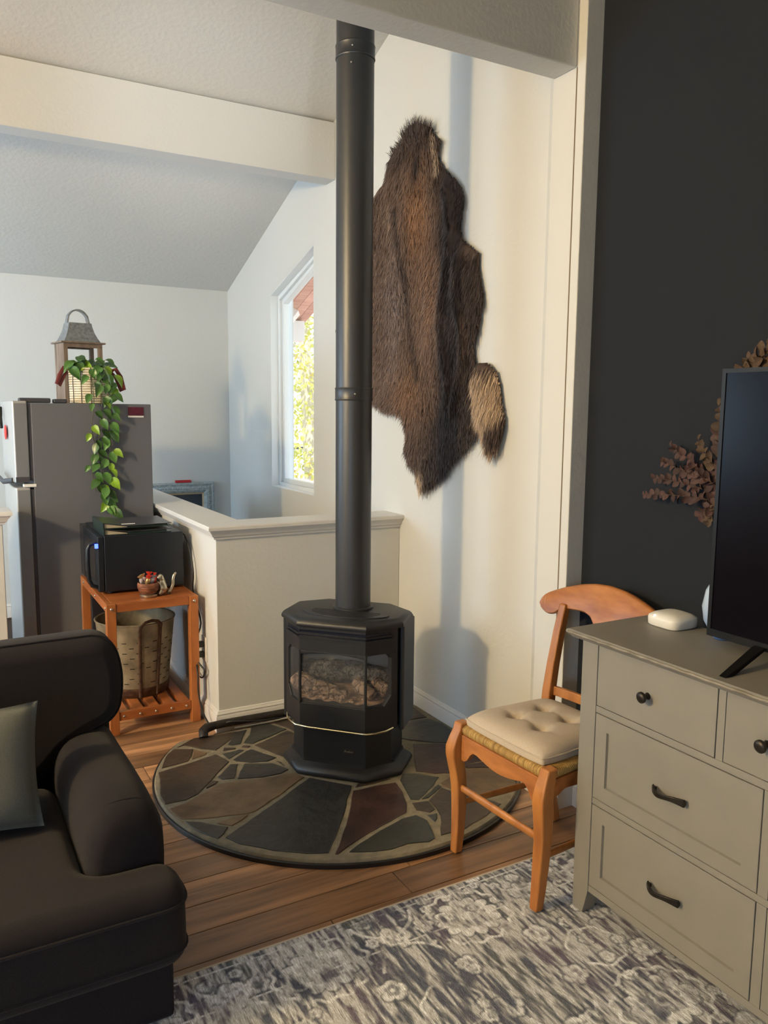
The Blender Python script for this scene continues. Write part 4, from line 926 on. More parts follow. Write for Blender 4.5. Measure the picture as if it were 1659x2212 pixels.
# outlet, plugs and cords
op = thing('wall_outlet', 'white outlet plate on the side of the half wall behind the cart', 'outlet', (KX, 3.70, 0.35))
obj('plate', MB().box(KX - 0.006, KX - 0.0005, 3.665, 3.745, 0.288, 0.408), M['router'], op, bevel=0.002)
for zc, nm, lab in ((0.372, 'mw', 'black microwave cord plugged into the upper socket by the cart'), (0.322, 'st', 'black cord looping from the lower socket to the stove')):
    cd = thing('power_cord', lab, 'cord', (KX - 0.01, 3.705, zc))
    obj('plug', MB().box(KX - 0.042, KX - 0.0062, 3.69, 3.72, zc - 0.014, zc + 0.014), M['cord'], cd, bevel=0.005, seg=2)
    if nm == 'mw':
        pts_ = [(KX - 0.04, 3.705, zc), (KX - 0.05, 3.70, zc + 0.02), (KX - 0.015, 3.715, zc + 0.10), (KX - 0.016, 3.80, zc + 0.19), (KX - 0.016, 3.84, 0.62), (KX - 0.018, 3.82, 0.70), (KX - 0.020, 3.86, 0.80), (KX - 0.03, 3.92, 0.875), (mb0 - 0.002, 3.96, 0.885)]
    else:
        pts_ = [(KX - 0.04, 3.705, zc), (KX - 0.05, 3.69, zc - 0.015), (KX - 0.03, 3.655, zc - 0.05), (KX - 0.02, 3.645, 0.25), (KX - 0.02, 3.70, 0.205), (KX - 0.03, 3.80, 0.215), (KX - 0.03, 3.83, 0.26), (KX - 0.03, 3.80, 0.30), (KX - 0.045, 3.72, 0.31), (KX - 0.055, 3.645, 0.25), (KX - 0.06, 3.62, 0.16), (KX - 0.05, 3.58, 0.07), (KX - 0.02, 3.53, 0.018), (KX + 0.03, 3.44, 0.065), (1.25, 3.425, 0.05), (1.40, 3.43, 0.04), (1.52, 3.43, 0.036)]
    # smooth the control points
    C_ = []
    PP = [Vector(p) for p in pts_]
    for i in range(len(PP) - 1):
        p0, p1, p2, p3 = PP[max(i - 1, 0)], PP[i], PP[i + 1], PP[min(i + 2, len(PP) - 1)]
        for t in (0, 0.25, 0.5, 0.75):
            C_.append(0.5 * ((2 * p1) + (p2 - p0) * t + (2 * p0 - 5 * p1 + 4 * p2 - p3) * t * t + (3 * p1 - p0 - 3 * p2 + p3) * t ** 3))
    C_.append(PP[-1])
    obj('cable', MB().tube(C_, 0.0042, n=7), M['cord'], cd, smooth=80)

# ------------------------------------------------------------------ fridge
FX0, FX1, FY0, FY1, FZ = 0.432, 1.034, 4.45, 5.12, 1.523
fr = thing('refrigerator', 'grey top freezer refrigerator with stainless doors behind the cart', 'refrigerator', (0.73, 4.8, 0))
obj('cabinet', MB().box(FX0, FX1, FY0, FY1, 0.04, FZ), M['fridge'], fr, bevel=0.004)
obj('plinth', MB().box(FX0 + 0.03, FX1 - 0.02, FY0 + 0.02, FY1 - 0.02, 0.0, 0.041), M['fridge_dark'], fr)
def fdoor(z0, z1, name):
    poly = [(FX0 - 0.018, FY0 + 0.002), (FX0 - 0.018, FY1 - 0.002), (FX0 - 0.085, FY1 - 0.002), (FX0 - 0.096, FY1 - 0.06), (FX0 - 0.102, (FY0 + FY1) / 2), (FX0 - 0.096, FY0 + 0.06), (FX0 - 0.085, FY0 + 0.002)]
    d = obj(name, MB().prism(poly, 2, z0, z1), M['fridge_door'], fr, bevel=0.006, seg=3)
    obj('gasket', MB().box(FX0 - 0.018, FX0 + 0.001, FY0 + 0.008, FY1 - 0.008, z0 + 0.01, z1 - 0.01), M['fridge_dark'], d)
    obj('edge_panel', MB().box(FX0 - 0.078, FX0 - 0.022, FY0 - 0.0015, FY0 + 0.004, z0 + 0.03, z1 - 0.012), M['fridge_edge'], d)
    obj('edge_cap', MB().box(FX0 - 0.084, FX0 - 0.019, FY0 - 0.002, FY0 + 0.003, z0 + 0.001, z0 + 0.029), M['fridge_dark'], d)
    return d
fd1 = fdoor(1.118, FZ + 0.010, 'freezer_door'); fd2 = fdoor(0.06, 1.092, 'fridge_door')
obj('handle', MB().tube([(FX0 - 0.095, FY0 + 0.05, 1.128), (FX0 - 0.135, FY0 + 0.12, 1.118), (FX0 - 0.15, FY0 + 0.28, 1.135), (FX0 - 0.15, FY0 + 0.55, 1.14)], 0.014, n=10, flat=0.6), M['fridge_dark'], fd1, smooth=60)
obj('hinge', MB().box(FX0 - 0.05, FX0 + 0.012, FY0 - 0.004, FY0 + 0.05, 1.094, 1.110), M['white'], fr, bevel=0.003)
obj('hinge_cover', MB().box(FX0 - 0.05, FX0 + 0.10, FY0 + 0.03, FY0 + 0.11, FZ + 0.001, FZ + 0.026), M['fridge_dark'], fr, bevel=0.006)
obj('hinge_cover', MB().box(FX0 + 0.115, FX0 + 0.18, FY0 + 0.03, FY0 + 0.11, FZ + 0.0005, FZ + 0.022), M['fridge_dark'], fr, bevel=0.006)
mg = MB(); mg.ball((FX0 - 0.1075, FY0 + 0.20, 1.37), 0.006, 14, 8, rz=0.040, ry=0.045)
tag(obj('fridge_magnet', mg, M['red'], smooth=180), 'bright red heart shaped magnet on the freezer door', 'magnet')
cl = MB(); cl.tube([(FX0 - 0.114, FY0 + 0.42, 1.50), (FX0 - 0.116, FY0 + 0.40, 1.45)], 0.011, n=8); cl.tube([(FX0 - 0.116, FY0 + 0.38, 1.455), (FX0 - 0.116, FY0 + 0.34, 1.39)], 0.008, n=8)
tag(obj('magnet_clip', cl, M['bronze'], smooth=60), 'dark hanging clip on the freezer door near its top', 'clip')
ph = thing('fridge_photo', 'small maroon printed card on the fridge side panel', 'photo card', (0.953, FY0, 1.48))
obj('card', MB().box(0.912, 0.994, FY0 - 0.003, FY0 - 0.0005, 1.462, 1.507), M['photo'], ph)
obj('white_strip', MB().box(0.912, 0.994, FY0 - 0.004, FY0 - 0.0006, 1.452, 1.461), M['white'], ph)

# lantern on the fridge
lx, ly, lz = 0.745, 4.93, FZ + 0.0005
ln = thing('lantern', 'grey wooden lantern with galvanised roof and ring handle on the fridge', 'lantern', (lx, ly, lz))
la = math.radians(9); ca, sa = math.cos(la), math.sin(la)
LP = lambda u, v, z: (lx + u * ca - v * sa, ly + u * sa + v * ca, lz + z)
LW, LD = 0.108, 0.085
for su_ in (-1, 1):
    for sv_ in (-1, 1):
        u0, u1, v0, v1 = su_ * LW, su_ * (LW - 0.022), sv_ * LD, sv_ * (LD - 0.022)
        obj('post', MB().hexa([LP(u0, v0, 0.02), LP(u1, v0, 0.02), LP(u1, v1, 0.02), LP(u0, v1, 0.02), LP(u0, v0, 0.325), LP(u1, v0, 0.325), LP(u1, v1, 0.325), LP(u0, v1, 0.325)]), M['lantern_wood'], ln)
def lbox(u, v, z0, z1, name, m_=M['lantern_wood'], u2=None, v2=None):
    u2 = u if u2 is None else u2; v2 = v if v2 is None else v2
    obj(name, MB().hexa([LP(-u, -v, z0), LP(u, -v, z0), LP(u, v, z0), LP(-u, v, z0), LP(-u2, -v2, z1), LP(u2, -v2, z1), LP(u2, v2, z1), LP(-u2, v2, z1)]), m_, ln, bevel=0.002, seg=1)
lbox(0.122, 0.10, 0.0, 0.02, 'base'); lbox(0.124, 0.10, 0.338, 0.347, 'top_board')
for s_ in (-1, 1):
    obj('top_rail', MB().hexa([LP(-LW, s_ * LD, 0.316), LP(LW, s_ * LD, 0.316), LP(LW, s_ * (LD - 0.02), 0.316), LP(-LW, s_ * (LD - 0.02), 0.316), LP(-LW, s_ * LD, 0.338), LP(LW, s_ * LD, 0.338), LP(LW, s_ * (LD - 0.02), 0.338), LP(-LW, s_ * (LD - 0.02), 0.338)]), M['lantern_wood'], ln)
    obj('side_board', MB().hexa([LP(s_ * (LW - 0.001), -LD + 0.022, 0.02), LP(s_ * (LW - 0.008), -LD + 0.022, 0.02), LP(s_ * (LW - 0.008), LD - 0.022, 0.02), LP(s_ * (LW - 0.001), LD - 0.022, 0.02), LP(s_ * (LW - 0.001), -LD + 0.022, 0.338), LP(s_ * (LW - 0.008), -LD + 0.022, 0.338), LP(s_ * (LW - 0.008), LD - 0.022, 0.338), LP(s_ * (LW - 0.001), LD - 0.022, 0.338)]), M['lantern_wood'], ln) if s_ < 0 else None
rf = MB(); prof_ = [(1.0, 0.347), (0.86, 0.372), (0.74, 0.40), (0.655, 0.43), (0.61, 0.455)]
rf.loft([[LP(a * 0.102 * t, b * 0.082 * t, z) for a, b in ((-1, -1), (1, -1), (1, 1), (-1, 1))] for t, z in prof_])
obj('roof', rf, M['lantern_metal'], ln)
hp_ = []
for k in range(17):
    a = math.pi * (k / 16) ; hp_.append(LP(0.060 * math.cos(a) * (1.06 if 2 < k < 14 else 1), 0, 0.448 + 0.082 * math.sin(a)))
hm = MB(); rings = []
for k, p in enumerate(hp_):
    a = math.pi * k / 16
    rings.append([(p[0] + dx_ * ca * math.cos(a) * 0.004 + (-sa) * w, p[1] + ca * w, p[2] + dx_ * 0.004 * math.sin(a)) for dx_, w in ((-1, -0.02), (1, -0.02), (1, 0.02), (-1, 0.02))])
obj('ring_handle', hm.loft(rings), M['lantern_metal'], ln, smooth=35)

# wicker planter
wx, wy, wz = 0.752, 4.625, FZ + 0.0005
wk = thing('wicker_planter', 'pale slatted wicker basket with burgundy straps on the fridge', 'planter', (wx, wy, wz))
WR, WH = 0.108, 0.190
obj('inner_pot', MB().lathe([(WR - 0.012, wz + 0.004), (WR - 0.008, wz + WH - 0.03), (0.02, wz + WH - 0.035)], wx, wy, 32), M['s_brown'], wk, smooth=60)
for k in range(15):
    z0 = wz + 0.001 + k * WH / 15; r = WR + 0.003 * k / 15
    obj('cane', MB().lathe([(r - 0.004, z0), (r + 0.001, z0 + 0.002), (r + 0.0015, z0 + 0.006), (r + 0.001, z0 + WH / 15 - 0.0035), (r - 0.004, z0 + WH / 15 - 0.0015)], wx, wy, 28, caps=False), M['wicker'], wk, smooth=60)
for k in range(14):
    a = 2 * math.pi * k / 14 + 0.1; r = WR + 0.0035
    obj('tie', MB().tube([(wx + r * math.cos(a), wy + r * math.sin(a), wz + 0.002), (wx + (r + 0.003) * math.cos(a), wy + (r + 0.003) * math.sin(a), wz + WH)], 0.0018, n=5), M['wicker_line'], wk)
for s_, dz in ((-1, -0.075), (1, -0.10)):
    P0 = Vector((wx + s_ * (WR + 0.004), wy - 0.01, wz + WH - 0.012))
    pp = [P0, P0 + Vector((s_ * 0.022, -0.008, 0.012)), P0 + Vector((s_ * 0.045, -0.014, -0.03)), P0 + Vector((s_ * 0.060, -0.018, dz)), P0 + Vector((s_ * 0.048, -0.012, dz - 0.008)), P0 + Vector((s_ * 0.02, 0.0, -0.03)), P0 + Vector((0, 0.012, -0.005))]
    obj('strap', MB().tube(pp, [0.009, 0.0105, 0.012, 0.012, 0.011, 0.009, 0.008], n=8, flat=0.45), M['ribbon'], wk, smooth=60)

# trailing pothos: stems and single leaves
pth = thing('trailing_pothos', 'trailing green pothos spilling from the basket down the fridge side', 'plant', (wx, wy, wz + WH - 0.03))
def leaf_mesh(name, m_, cup, bend):
    P = []
    prof_ = [(0, 0.05), (0.08, 0.62), (0.22, 0.98), (0.38, 1.0), (0.55, 0.85), (0.72, 0.58), (0.87, 0.28), (1.0, 0.02)]
    for t, w in prof_:
        row = []
        for s_ in (-1, -0.5, 0, 0.5, 1):
            back_ = -0.10 * abs(s_) * (1 if t < 0.15 else 0)
            row.append((s_ * w * 0.36, t + back_, cup * (abs(s_) ** 1.3) * w - bend * t * t))
        P.append(row)
    mb = MB().grid(P); me = bpy.data.meshes.new(name); me.from_pydata(mb.v, [], mb.f); me.update()
    me.polygons.foreach_set('use_smooth', [True] * len(me.polygons)); me.materials.append(m_); return me
LM = [leaf_mesh('leaf', M['leaf'], 0.14, 0.25), leaf_mesh('leaf', M['leaf'], 0.22, 0.42), leaf_mesh('leaf', M['leaf_l'], 0.16, 0.35), leaf_mesh('leaf', M['leaf'], 0.05, 0.12)]
rg = random.Random(21)
def put_leaf(p, out, droop, size, kind=None):
    me = LM[kind if kind is not None else rg.choices([0, 1, 2, 3], [4, 3, 3, 2])[0]]
    o = bpy.data.objects.new('leaf', me); link(o, pth)
    y_ = Vector((out.x, out.y, droop)).normalized(); n_ = Vector((rg.uniform(-0.6, 0.6), -0.9, 0.8))
    x_ = y_.cross(n_).normalized(); z_ = x_.cross(y_)
    o.matrix_basis = Matrix(((x_.x * size, y_.x * size, z_.x * size, p.x), (x_.y * size, y_.y * size, z_.y * size, p.y), (x_.z * size, y_.z * size, z_.z * size, p.z), (0, 0, 0, 1)))
vines = []
top = wz + WH
def vine(x0, pts, nleaf, size=(0.045, 0.068), spread=1.0):
    PP = [Vector(p) for p in pts]; C_ = []
    for i in range(len(PP) - 1):
        p0, p1, p2, p3 = PP[max(i - 1, 0)], PP[i], PP[i + 1], PP[min(i + 2, len(PP) - 1)]
        for t in np.linspace(0, 1, 6, endpoint=False):
            C_.append(0.5 * ((2 * p1) + (p2 - p0) * t + (2 * p0 - 5 * p1 + 4 * p2 - p3) * t * t + (3 * p1 - p0 - 3 * p2 + p3) * t ** 3))
    C_.append(PP[-1]); obj('stem', MB().tube(C_, 0.0019, n=5), M['vine'], pth)
    for k in range(nleaf):
        f_ = (k + 0.5) / nleaf * (len(C_) - 1); p = C_[int(f_)]
        sgn = 1 if rg.random() < 0.62 else -1
        d = Vector((sgn * rg.uniform(0.3, 1.0), -rg.uniform(0.15, 0.8), 0))
        q = p + Vector((d.x * 0.022 * spread, d.y * 0.022, rg.uniform(-0.004, 0.016)))
        obj('petiole', MB().tube([p, (p + q) / 2 + Vector((0, 0, 0.006)), q], 0.0012, n=4), M['vine'], pth)
        put_leaf(q, d, -rg.uniform(0.5, 1.5), rg.uniform(*size))
fy = FY0 - 0.022
vine(0, [(0.76, 4.56, top - 0.01), (0.775, 4.50, top - 0.03), (0.775, fy - 0.01, FZ + 0.03), (0.760, fy, 1.40), (0.750, fy, 1.28), (0.765, fy, 1.16), (0.755, fy, 1.05), (0.785, fy, 0.965), (0.80, fy - 0.01, 0.955)], 26)
vine(0, [(0.79, 4.57, top - 0.01), (0.81, 4.50, top - 0.02), (0.82, fy - 0.01, FZ + 0.04), (0.80, fy, 1.42), (0.815, fy, 1.30), (0.795, fy, 1.18), (0.79, fy, 1.07), (0.80, fy, 0.99)], 26)
vine(0, [(0.73, 4.57, top - 0.01), (0.735, 4.50, top - 0.03), (0.735, fy - 0.01, FZ + 0.02), (0.720, fy, 1.40), (0.735, fy, 1.28), (0.715, fy, 1.16), (0.73, fy, 1.06)], 17, (0.035, 0.055))
vine(0, [(0.70, 4.60, top - 0.01), (0.685, 4.56, top + 0.02), (0.655, 4.54, top + 0.012), (0.615, 4.53, top - 0.02)], 5, (0.05, 0.075))
vine(0, [(0.80, 4.60, top - 0.01), (0.84, 4.54, top - 0.03), (0.865, 4.50, top - 0.11), (0.87, 4.46, FZ + 0.03)], 6, (0.05, 0.075))
for k in range(20):
    p = Vector((wx + rg.uniform(-0.085, 0.09), wy + rg.uniform(-0.10, 0.03), top + rg.uniform(0.0, 0.06)))
    q0 = Vector((wx + rg.uniform(-0.03, 0.03), wy, top - 0.03))
    obj('petiole', MB().tube([q0, (q0 + p) / 2 + Vector((0, 0, 0.02)), p], 0.0014, n=4), M['vine'], pth)
    put_leaf(p, Vector((rg.uniform(-1, 1), -rg.uniform(0.2, 1), 0)), rg.uniform(-0.9, 0.35), rg.uniform(0.05, 0.075))

# framed chalkboard on the far wall with a red eraser on top
fx0, fx1, fz0, fz1 = 1.40, 1.917, 0.42, 0.928
fb = thing('framed_chalkboard', 'chalkboard in an ornate blue grey frame at the far wall', 'framed board', (1.66, FARY, fz0))
FW = 0.095
FP = [(0, 0.012), (0.0, 0.030), (0.012, 0.034), (0.03, 0.028), (0.06, 0.036), (0.078, 0.026), (0.084, 0.016)]
def rect(o): return [(fx0 + o, fz0 + o), (fx1 - o, fz0 + o), (fx1 - o, fz1 - o), (fx0 + o, fz1 - o)]
mb = MB().loft([[(x, FARY - d, z) for x, z in rect(o)] for o, d in [(0, 0.001)] + FP], caps=False)
obj('frame', mb, M['frame'], fb)
mb = MB().loft([[(x, FARY - d, z) for x, z in rect(o)] for o, d in [(0.082, 0.008), (0.082, 0.02), (0.094, 0.016), (0.094, 0.008)]], caps=False)
obj('gilt_lip', mb, M['gilt'], fb)
obj('board', MB().box(fx0 + 0.09, fx1 - 0.09, FARY - 0.011, FARY - 0.001, fz0 + 0.09, fz1 - 0.09), M['board'], fb)
orn = MB()
for k in range(22):
    x = fx0 + 0.05 + k * (fx1 - fx0 - 0.1) / 21
    orn.ball((x, FARY - 0.031, fz1 - 0.045), 0.013, 8, 5, ry=0.007, rz=0.012)
    z = fz0 + 0.05 + k * (fz1 - fz0 - 0.1) / 21
    orn.ball((fx1 - 0.045, FARY - 0.031, z), 0.012, 8, 5, ry=0.007, rz=0.013)
obj('carving', orn, M['frame'], fb, smooth=180, kind='stuff')
tag(obj('chalk_eraser', MB().box(1.612, 1.733, FARY - 0.036, FARY - 0.004, fz1 + 0.0005, fz1 + 0.020), M['eraser'], bevel=0.004), 'red felt eraser lying on top of the framed chalkboard', 'eraser')
# ------------------------------------------------------------------ area rug
RX0, RX1, RY0, RY1 = -1.3, 1.878, -0.45, 1.952
def rug():
    xs = np.unique(np.r_[np.arange(RX0, 0.30, 0.012), np.arange(0.30, 1.74, 0.0031), np.arange(1.74, RX1 + 1e-6, 0.012)])
    ys = np.unique(np.r_[np.arange(RY0, 0.85, 0.014), np.arange(0.85, RY1 + 1e-6, 0.0031)])
    X, Y = np.meshgrid(xs, ys); r = np.random.default_rng(4)
    def noise(sx, sy, seed, oct=3):
        out = np.zeros(X.shape); amp = 1; tot = 0
        rr = np.random.default_rng(seed)
        for o in range(oct):
            gx, gy = sx * 2 ** o, sy * 2 ** o
            nx, ny = int((RX1 - RX0) * gx) + 3, int((RY1 - RY0) * gy) + 3
            G = rr.random((ny, nx)); fx, fy_ = (X - RX0) * gx, (Y - RY0) * gy
            ix, iy = fx.astype(int), fy_.astype(int); tx_, ty = fx - ix, fy_ - iy
            tx_ = tx_ * tx_ * (3 - 2 * tx_); ty = ty * ty * (3 - 2 * ty)
            out += amp * ((G[iy, ix] * (1 - tx_) + G[iy, ix + 1] * tx_) * (1 - ty) + (G[iy + 1, ix] * (1 - tx_) + G[iy + 1, ix + 1] * tx_) * ty)
            tot += amp; amp *= 0.6
        return out / tot
    st = noise(115, 14, 1, 1); st2 = noise(150, 26, 2, 1); big = noise(3, 2.2, 3, 2); hue = noise(7, 2.5, 8, 2); brk = noise(26, 26, 9, 2)
    streak = np.clip((0.55 * st + 0.45 * st2 - 0.5) * 3.4 + 0.55 + (big - 0.5) * 0.9, 0, 1)
    navy = np.array([0.085, 0.092, 0.115]); lite = np.array([0.47, 0.455, 0.43]); taupe = np.array([0.25, 0.24, 0.23]); plum = np.array([0.12, 0.10, 0.125]); moss = np.array([0.13, 0.13, 0.10])
    base = navy + (plum - navy) * np.clip((hue - 0.45) * 5, 0, 1)[..., None]
    base = base + (moss - base) * (np.clip((0.42 - hue) * 5, 0, 1) * 0.6)[..., None]
    C = base + (taupe - base) * np.clip(streak * 1.8, 0, 1)[..., None]
    C = C + (lite - C) * np.clip((streak - 0.48) * 2.2, 0, 1)[..., None] * 0.9
    # floral figures woven in pale yarn
    Mk = np.zeros(X.shape); Dk = np.zeros(X.shape)
    def dab(f): 
        nonlocal Mk
        Mk = np.maximum(Mk, np.clip(f, 0, 1))
    def ink(f):
        nonlocal Dk
        Dk = np.maximum(Dk, np.clip(f, 0, 1))
    def flower(cx, cy, R_, pet, ph=0.0, ecc=1.0):
        dx_, dy_ = X - cx, (Y - cy) / ecc; d = np.hypot(dx_, dy_); k = d < R_ * 1.5
        a = np.arctan2(dy_, dx_); e = R_ * (0.74 + 0.26 * np.abs(np.cos(pet * a / 2 + ph)) ** 0.6)
        sd = (e - d) / 0.006
        ring_ = np.clip(sd, 0, 1) * (1 - np.clip((0.62 * e - d) / 0.006, 0, 1) * 0.75)
        core = np.clip((R_ * 0.26 - d) / 0.005, 0, 1)
        dab(np.where(k, np.maximum(ring_, core), 0)); ink(np.where(k, np.clip(1 - np.abs(e + 0.004 - d) / 0.005, 0, 1) + np.clip(1 - np.abs(0.60 * e - d) / 0.006, 0, 1) * 0.8, 0))
    def arc(cx, cy, R_, a0, a1, w=0.009, scal=0, ecc=1.0):
        dx_, dy_ = X - cx, (Y - cy) / ecc; d = np.hypot(dx_, dy_); a = np.arctan2(dy_, dx_)
        rad = R_ * (1 + (0.05 * np.cos(scal * a) if scal else 0))
        on = ((a - a0) % (2 * math.pi)) < ((a1 - a0) % (2 * math.pi) or 7)
        dab(np.where(on, (w - np.abs(d - rad)) / 0.004, 0))
    # medallions and vines on a repeating lattice, border flowers along the edges
    for i, cx in enumerate(np.arange(-1.05, 1.9, 0.48)):
        for j, cy in enumerate(np.arange(-0.3, 1.95, 0.52)):
            ox = 0.24 * (j % 2); c = (cx + ox - 0.04, cy + 0.02)
            flower(c[0], c[1], 0.105, 12, ecc=0.85); arc(c[0], c[1], 0.135, 0, 6.283, 0.008, 14, 0.85)
            flower(c[0] + 0.24, c[1] + 0.02, 0.052, 6, 0.5); flower(c[0] + 0.12, c[1] + 0.17, 0.042, 6); flower(c[0] - 0.13, c[1] + 0.18, 0.038, 5, 1)
            flower(c[0] + 0.13, c[1] - 0.16, 0.040, 5); flower(c[0] - 0.12, c[1] - 0.17, 0.034, 6)
            arc(c[0] + 0.24, c[1] + 0.13, 0.10, 3.3, 6.1, 0.007); arc(c[0] + 0.24, c[1] - 0.12, 0.10, 0.2, 2.9, 0.007)
            arc(c[0], c[1] + 0.24, 0.08, 0, 6.283, 0.006, 7)
            for q in range(7):
                an = r.uniform(0, 6.28); d_ = r.uniform(0.15, 0.24)
                flower(c[0] + d_ * math.cos(an), c[1] + d_ * math.sin(an), r.uniform(0.012, 0.024), 5)
    for x_ in np.arange(-1.25, 1.9, 0.085):
        flower(x_, RY1 - 0.055 + 0.012 * math.sin(x_ * 20), 0.020, 5); flower(x_ + 0.04, RY1 - 0.125, 0.024 + 0.010 * math.sin(x_ * 13), 6)
    for y_ in np.arange(-0.4, 1.9, 0.085):
        flower(RX1 - 0.33, y_, 0.024, 6); flower(RX1 - 0.25, y_ + 0.04, 0.020, 5)
    for y_, w_ in ((RY1 - 0.165, 0.0035), (RY1 - 0.025, 0.003)):
        dab(np.where(np.abs(Y - y_) < w_, 0.8, 0))
    wear = np.clip((brk - 0.26) * 5, 0, 1) * np.clip(0.62 + (noise(40, 14, 6, 2) - 0.40) * 2.4, 0.25, 1)
    Mk = Mk * wear
    pale = np.array([0.64, 0.62, 0.585])
    C = C + (navy * 0.8 - C) * (Dk * 0.75 * (wear > 0.3))[..., None]
    C = C + (pale - C) * (Mk * 0.9)[..., None]
    C *= (1.18 + 0.28 * r.random(X.shape))[..., None] * np.array([0.93, 1.0, 1.14])
    Z = 0.0085 + 0.0012 * Mk + 0.0006 * r.random(X.shape)
    h, w = X.shape; V = np.stack([X, Y, Z], -1).reshape(-1, 3)
    I = np.arange(h * w).reshape(h, w)
    F = np.stack([I[:-1, :-1], I[:-1, 1:], I[1:, 1:], I[1:, :-1]], -1).reshape(-1, 4)
    t = thing('area_rug', 'distressed grey and cream floral rug on the wooden floor', 'rug', ((RX0 + RX1) / 2, (RY0 + RY1) / 2, 0))
    o = obj('pile', (V.tolist(), [], F.tolist()), M['rug'], t)
    setcol(o.data, np.c_[C.reshape(-1, 3), np.ones(h * w)])
    e = MB()
    for a in ((RX0 - 0.006, RX1 + 0.006, RY1 - 0.001, RY1 + 0.006), (RX0 - 0.006, RX1 + 0.006, RY0 - 0.006, RY0 + 0.001), (RX0 - 0.006, RX0 + 0.001, RY0, RY1), (RX1 - 0.001, RX1 + 0.006, RY0, RY1)):
        e.box(a[0], a[1], a[2], a[3], 0.0005, 0.0085)
    obj('binding', e, M['rug_edge'], t); obj('backing', MB().box(RX0, RX1, RY0, RY1, 0.0005, 0.006), M['rug_edge'], t)
rug()

# ------------------------------------------------------------------ sofa
sofa = thing('sofa', 'charcoal grey fabric sofa with low rounded arm at the lower left', 'sofa', (-0.45, 2.2, 0.0))
SX1 = 0.462; SX0 = -1.45; mid_ = (SX0 + SX1) / 2
mirx = lambda poly: [(2 * mid_ - x, y) for x, y in reversed(poly)]
def soft(name, mb, bev, m_=M['sofa'], seg=5, parent=sofa): return obj(name, mb, m_, parent, bevel=bev, seg=seg)
# skirted base
soft('base', MB().box(SX0 + 0.02, SX1 - 0.02, 1.815, 2.66, 0.012, 0.20), 0.012, seg=2)
# T-shaped seat cushions: the front wraps ahead of the arm
T_ = [(mid_ + 0.004, 1.765), (SX1 + 0.014, 1.765), (SX1 + 0.012, 1.915), (0.262, 1.918), (0.258, 2.50), (mid_ + 0.004, 2.50)]
def round_poly(poly, rc, k=7):
    out = []; n_ = len(poly)
    for i in range(n_):
        p0, p, p1 = (Vector(poly[i - 1]), Vector(poly[i]), Vector(poly[(i + 1) % n_]))
        a_, b_ = (p0 - p), (p1 - p); r_ = min(rc, a_.length * 0.49, b_.length * 0.49)
        a_, b_ = p + a_.normalized() * r_, p + b_.normalized() * r_
        for q in range(k + 1):
            t = q / k; out.append(tuple(a_ * (1 - t) ** 2 + p * 2 * t * (1 - t) + b_ * t * t))
    return out
def inset_poly(poly, d):
    P = np.array(poly); nx_ = np.roll(P, -1, 0); pv = np.roll(P, 1, 0); t = nx_ - pv; t /= np.maximum(np.hypot(*t.T), 1e-9)[:, None]
    return P + np.c_[-t[:, 1], t[:, 0]] * d
def capped(rings):
    from mathutils.geometry import tessellate_polygon
    mb = MB().loft(rings, caps=False); n_ = len(rings[0])
    for off, ring in ((0, rings[0]), ((len(rings) - 1) * n_, rings[-1])):
        for t in tessellate_polygon([[Vector(p) for p in ring]]): mb.f.append(tuple(off + i for i in t))
    return mb
def fix_normals(o):
    import bmesh
    b_ = bmesh.new(); b_.from_mesh(o.data); bmesh.ops.recalc_face_normals(b_, faces=b_.faces); b_.to_mesh(o.data); b_.free(); o.data.set_sharp_from_angle(angle=math.radians(50)); return o
def soft_prism(poly, z0, z1, r, k=6):
    rings = [[(x, y, z0) for x, y in inset_poly(poly, r + 0.003)]]
    for q in range(k + 1):
        a = math.pi / 2 * q / k; rings.append([(x, y, z0 + r - r * math.cos(a)) for x, y in inset_poly(poly, r - r * math.sin(a))])
    for q in range(1, k + 1):
        a = math.pi / 2 * q / k; rings.append([(x, y, z1 - r + r * math.sin(a)) for x, y in inset_poly(poly, r - r * math.cos(a))])
    rings.append([(x, y, z1) for x, y in inset_poly(poly, r + 0.003)])
    return capped(rings)
def cushion_T(mirror):
    poly = [(mid_ + 0.004, 1.765), (SX1 + 0.014, 1.765), (SX1 + 0.012, 1.932), (0.264, 1.934), (0.262, 2.50), (mid_ + 0.004, 2.50)]
    return fix_normals(obj('seat_cushion', soft_prism(round_poly(mirx(poly) if mirror else poly, 0.072), 0.165, 0.378, 0.050), M['sofa'], sofa, smooth=50))
sc = cushion_T(False); cushion_T(True)
_pp = round_poly([(mid_ + 0.02, 1.765), (SX1 + 0.014, 1.765), (SX1 + 0.012, 1.932), (mid_ + 0.02, 1.932)], 0.070)[8:24]
for zz in (0.330, 0.212):
    obj('piping', MB().tube([(x, y, zz) for x, y in [(mid_ + 0.04, 1.765)] + _pp], 0.0042, n=7), M['sofa'], sc, smooth=80)
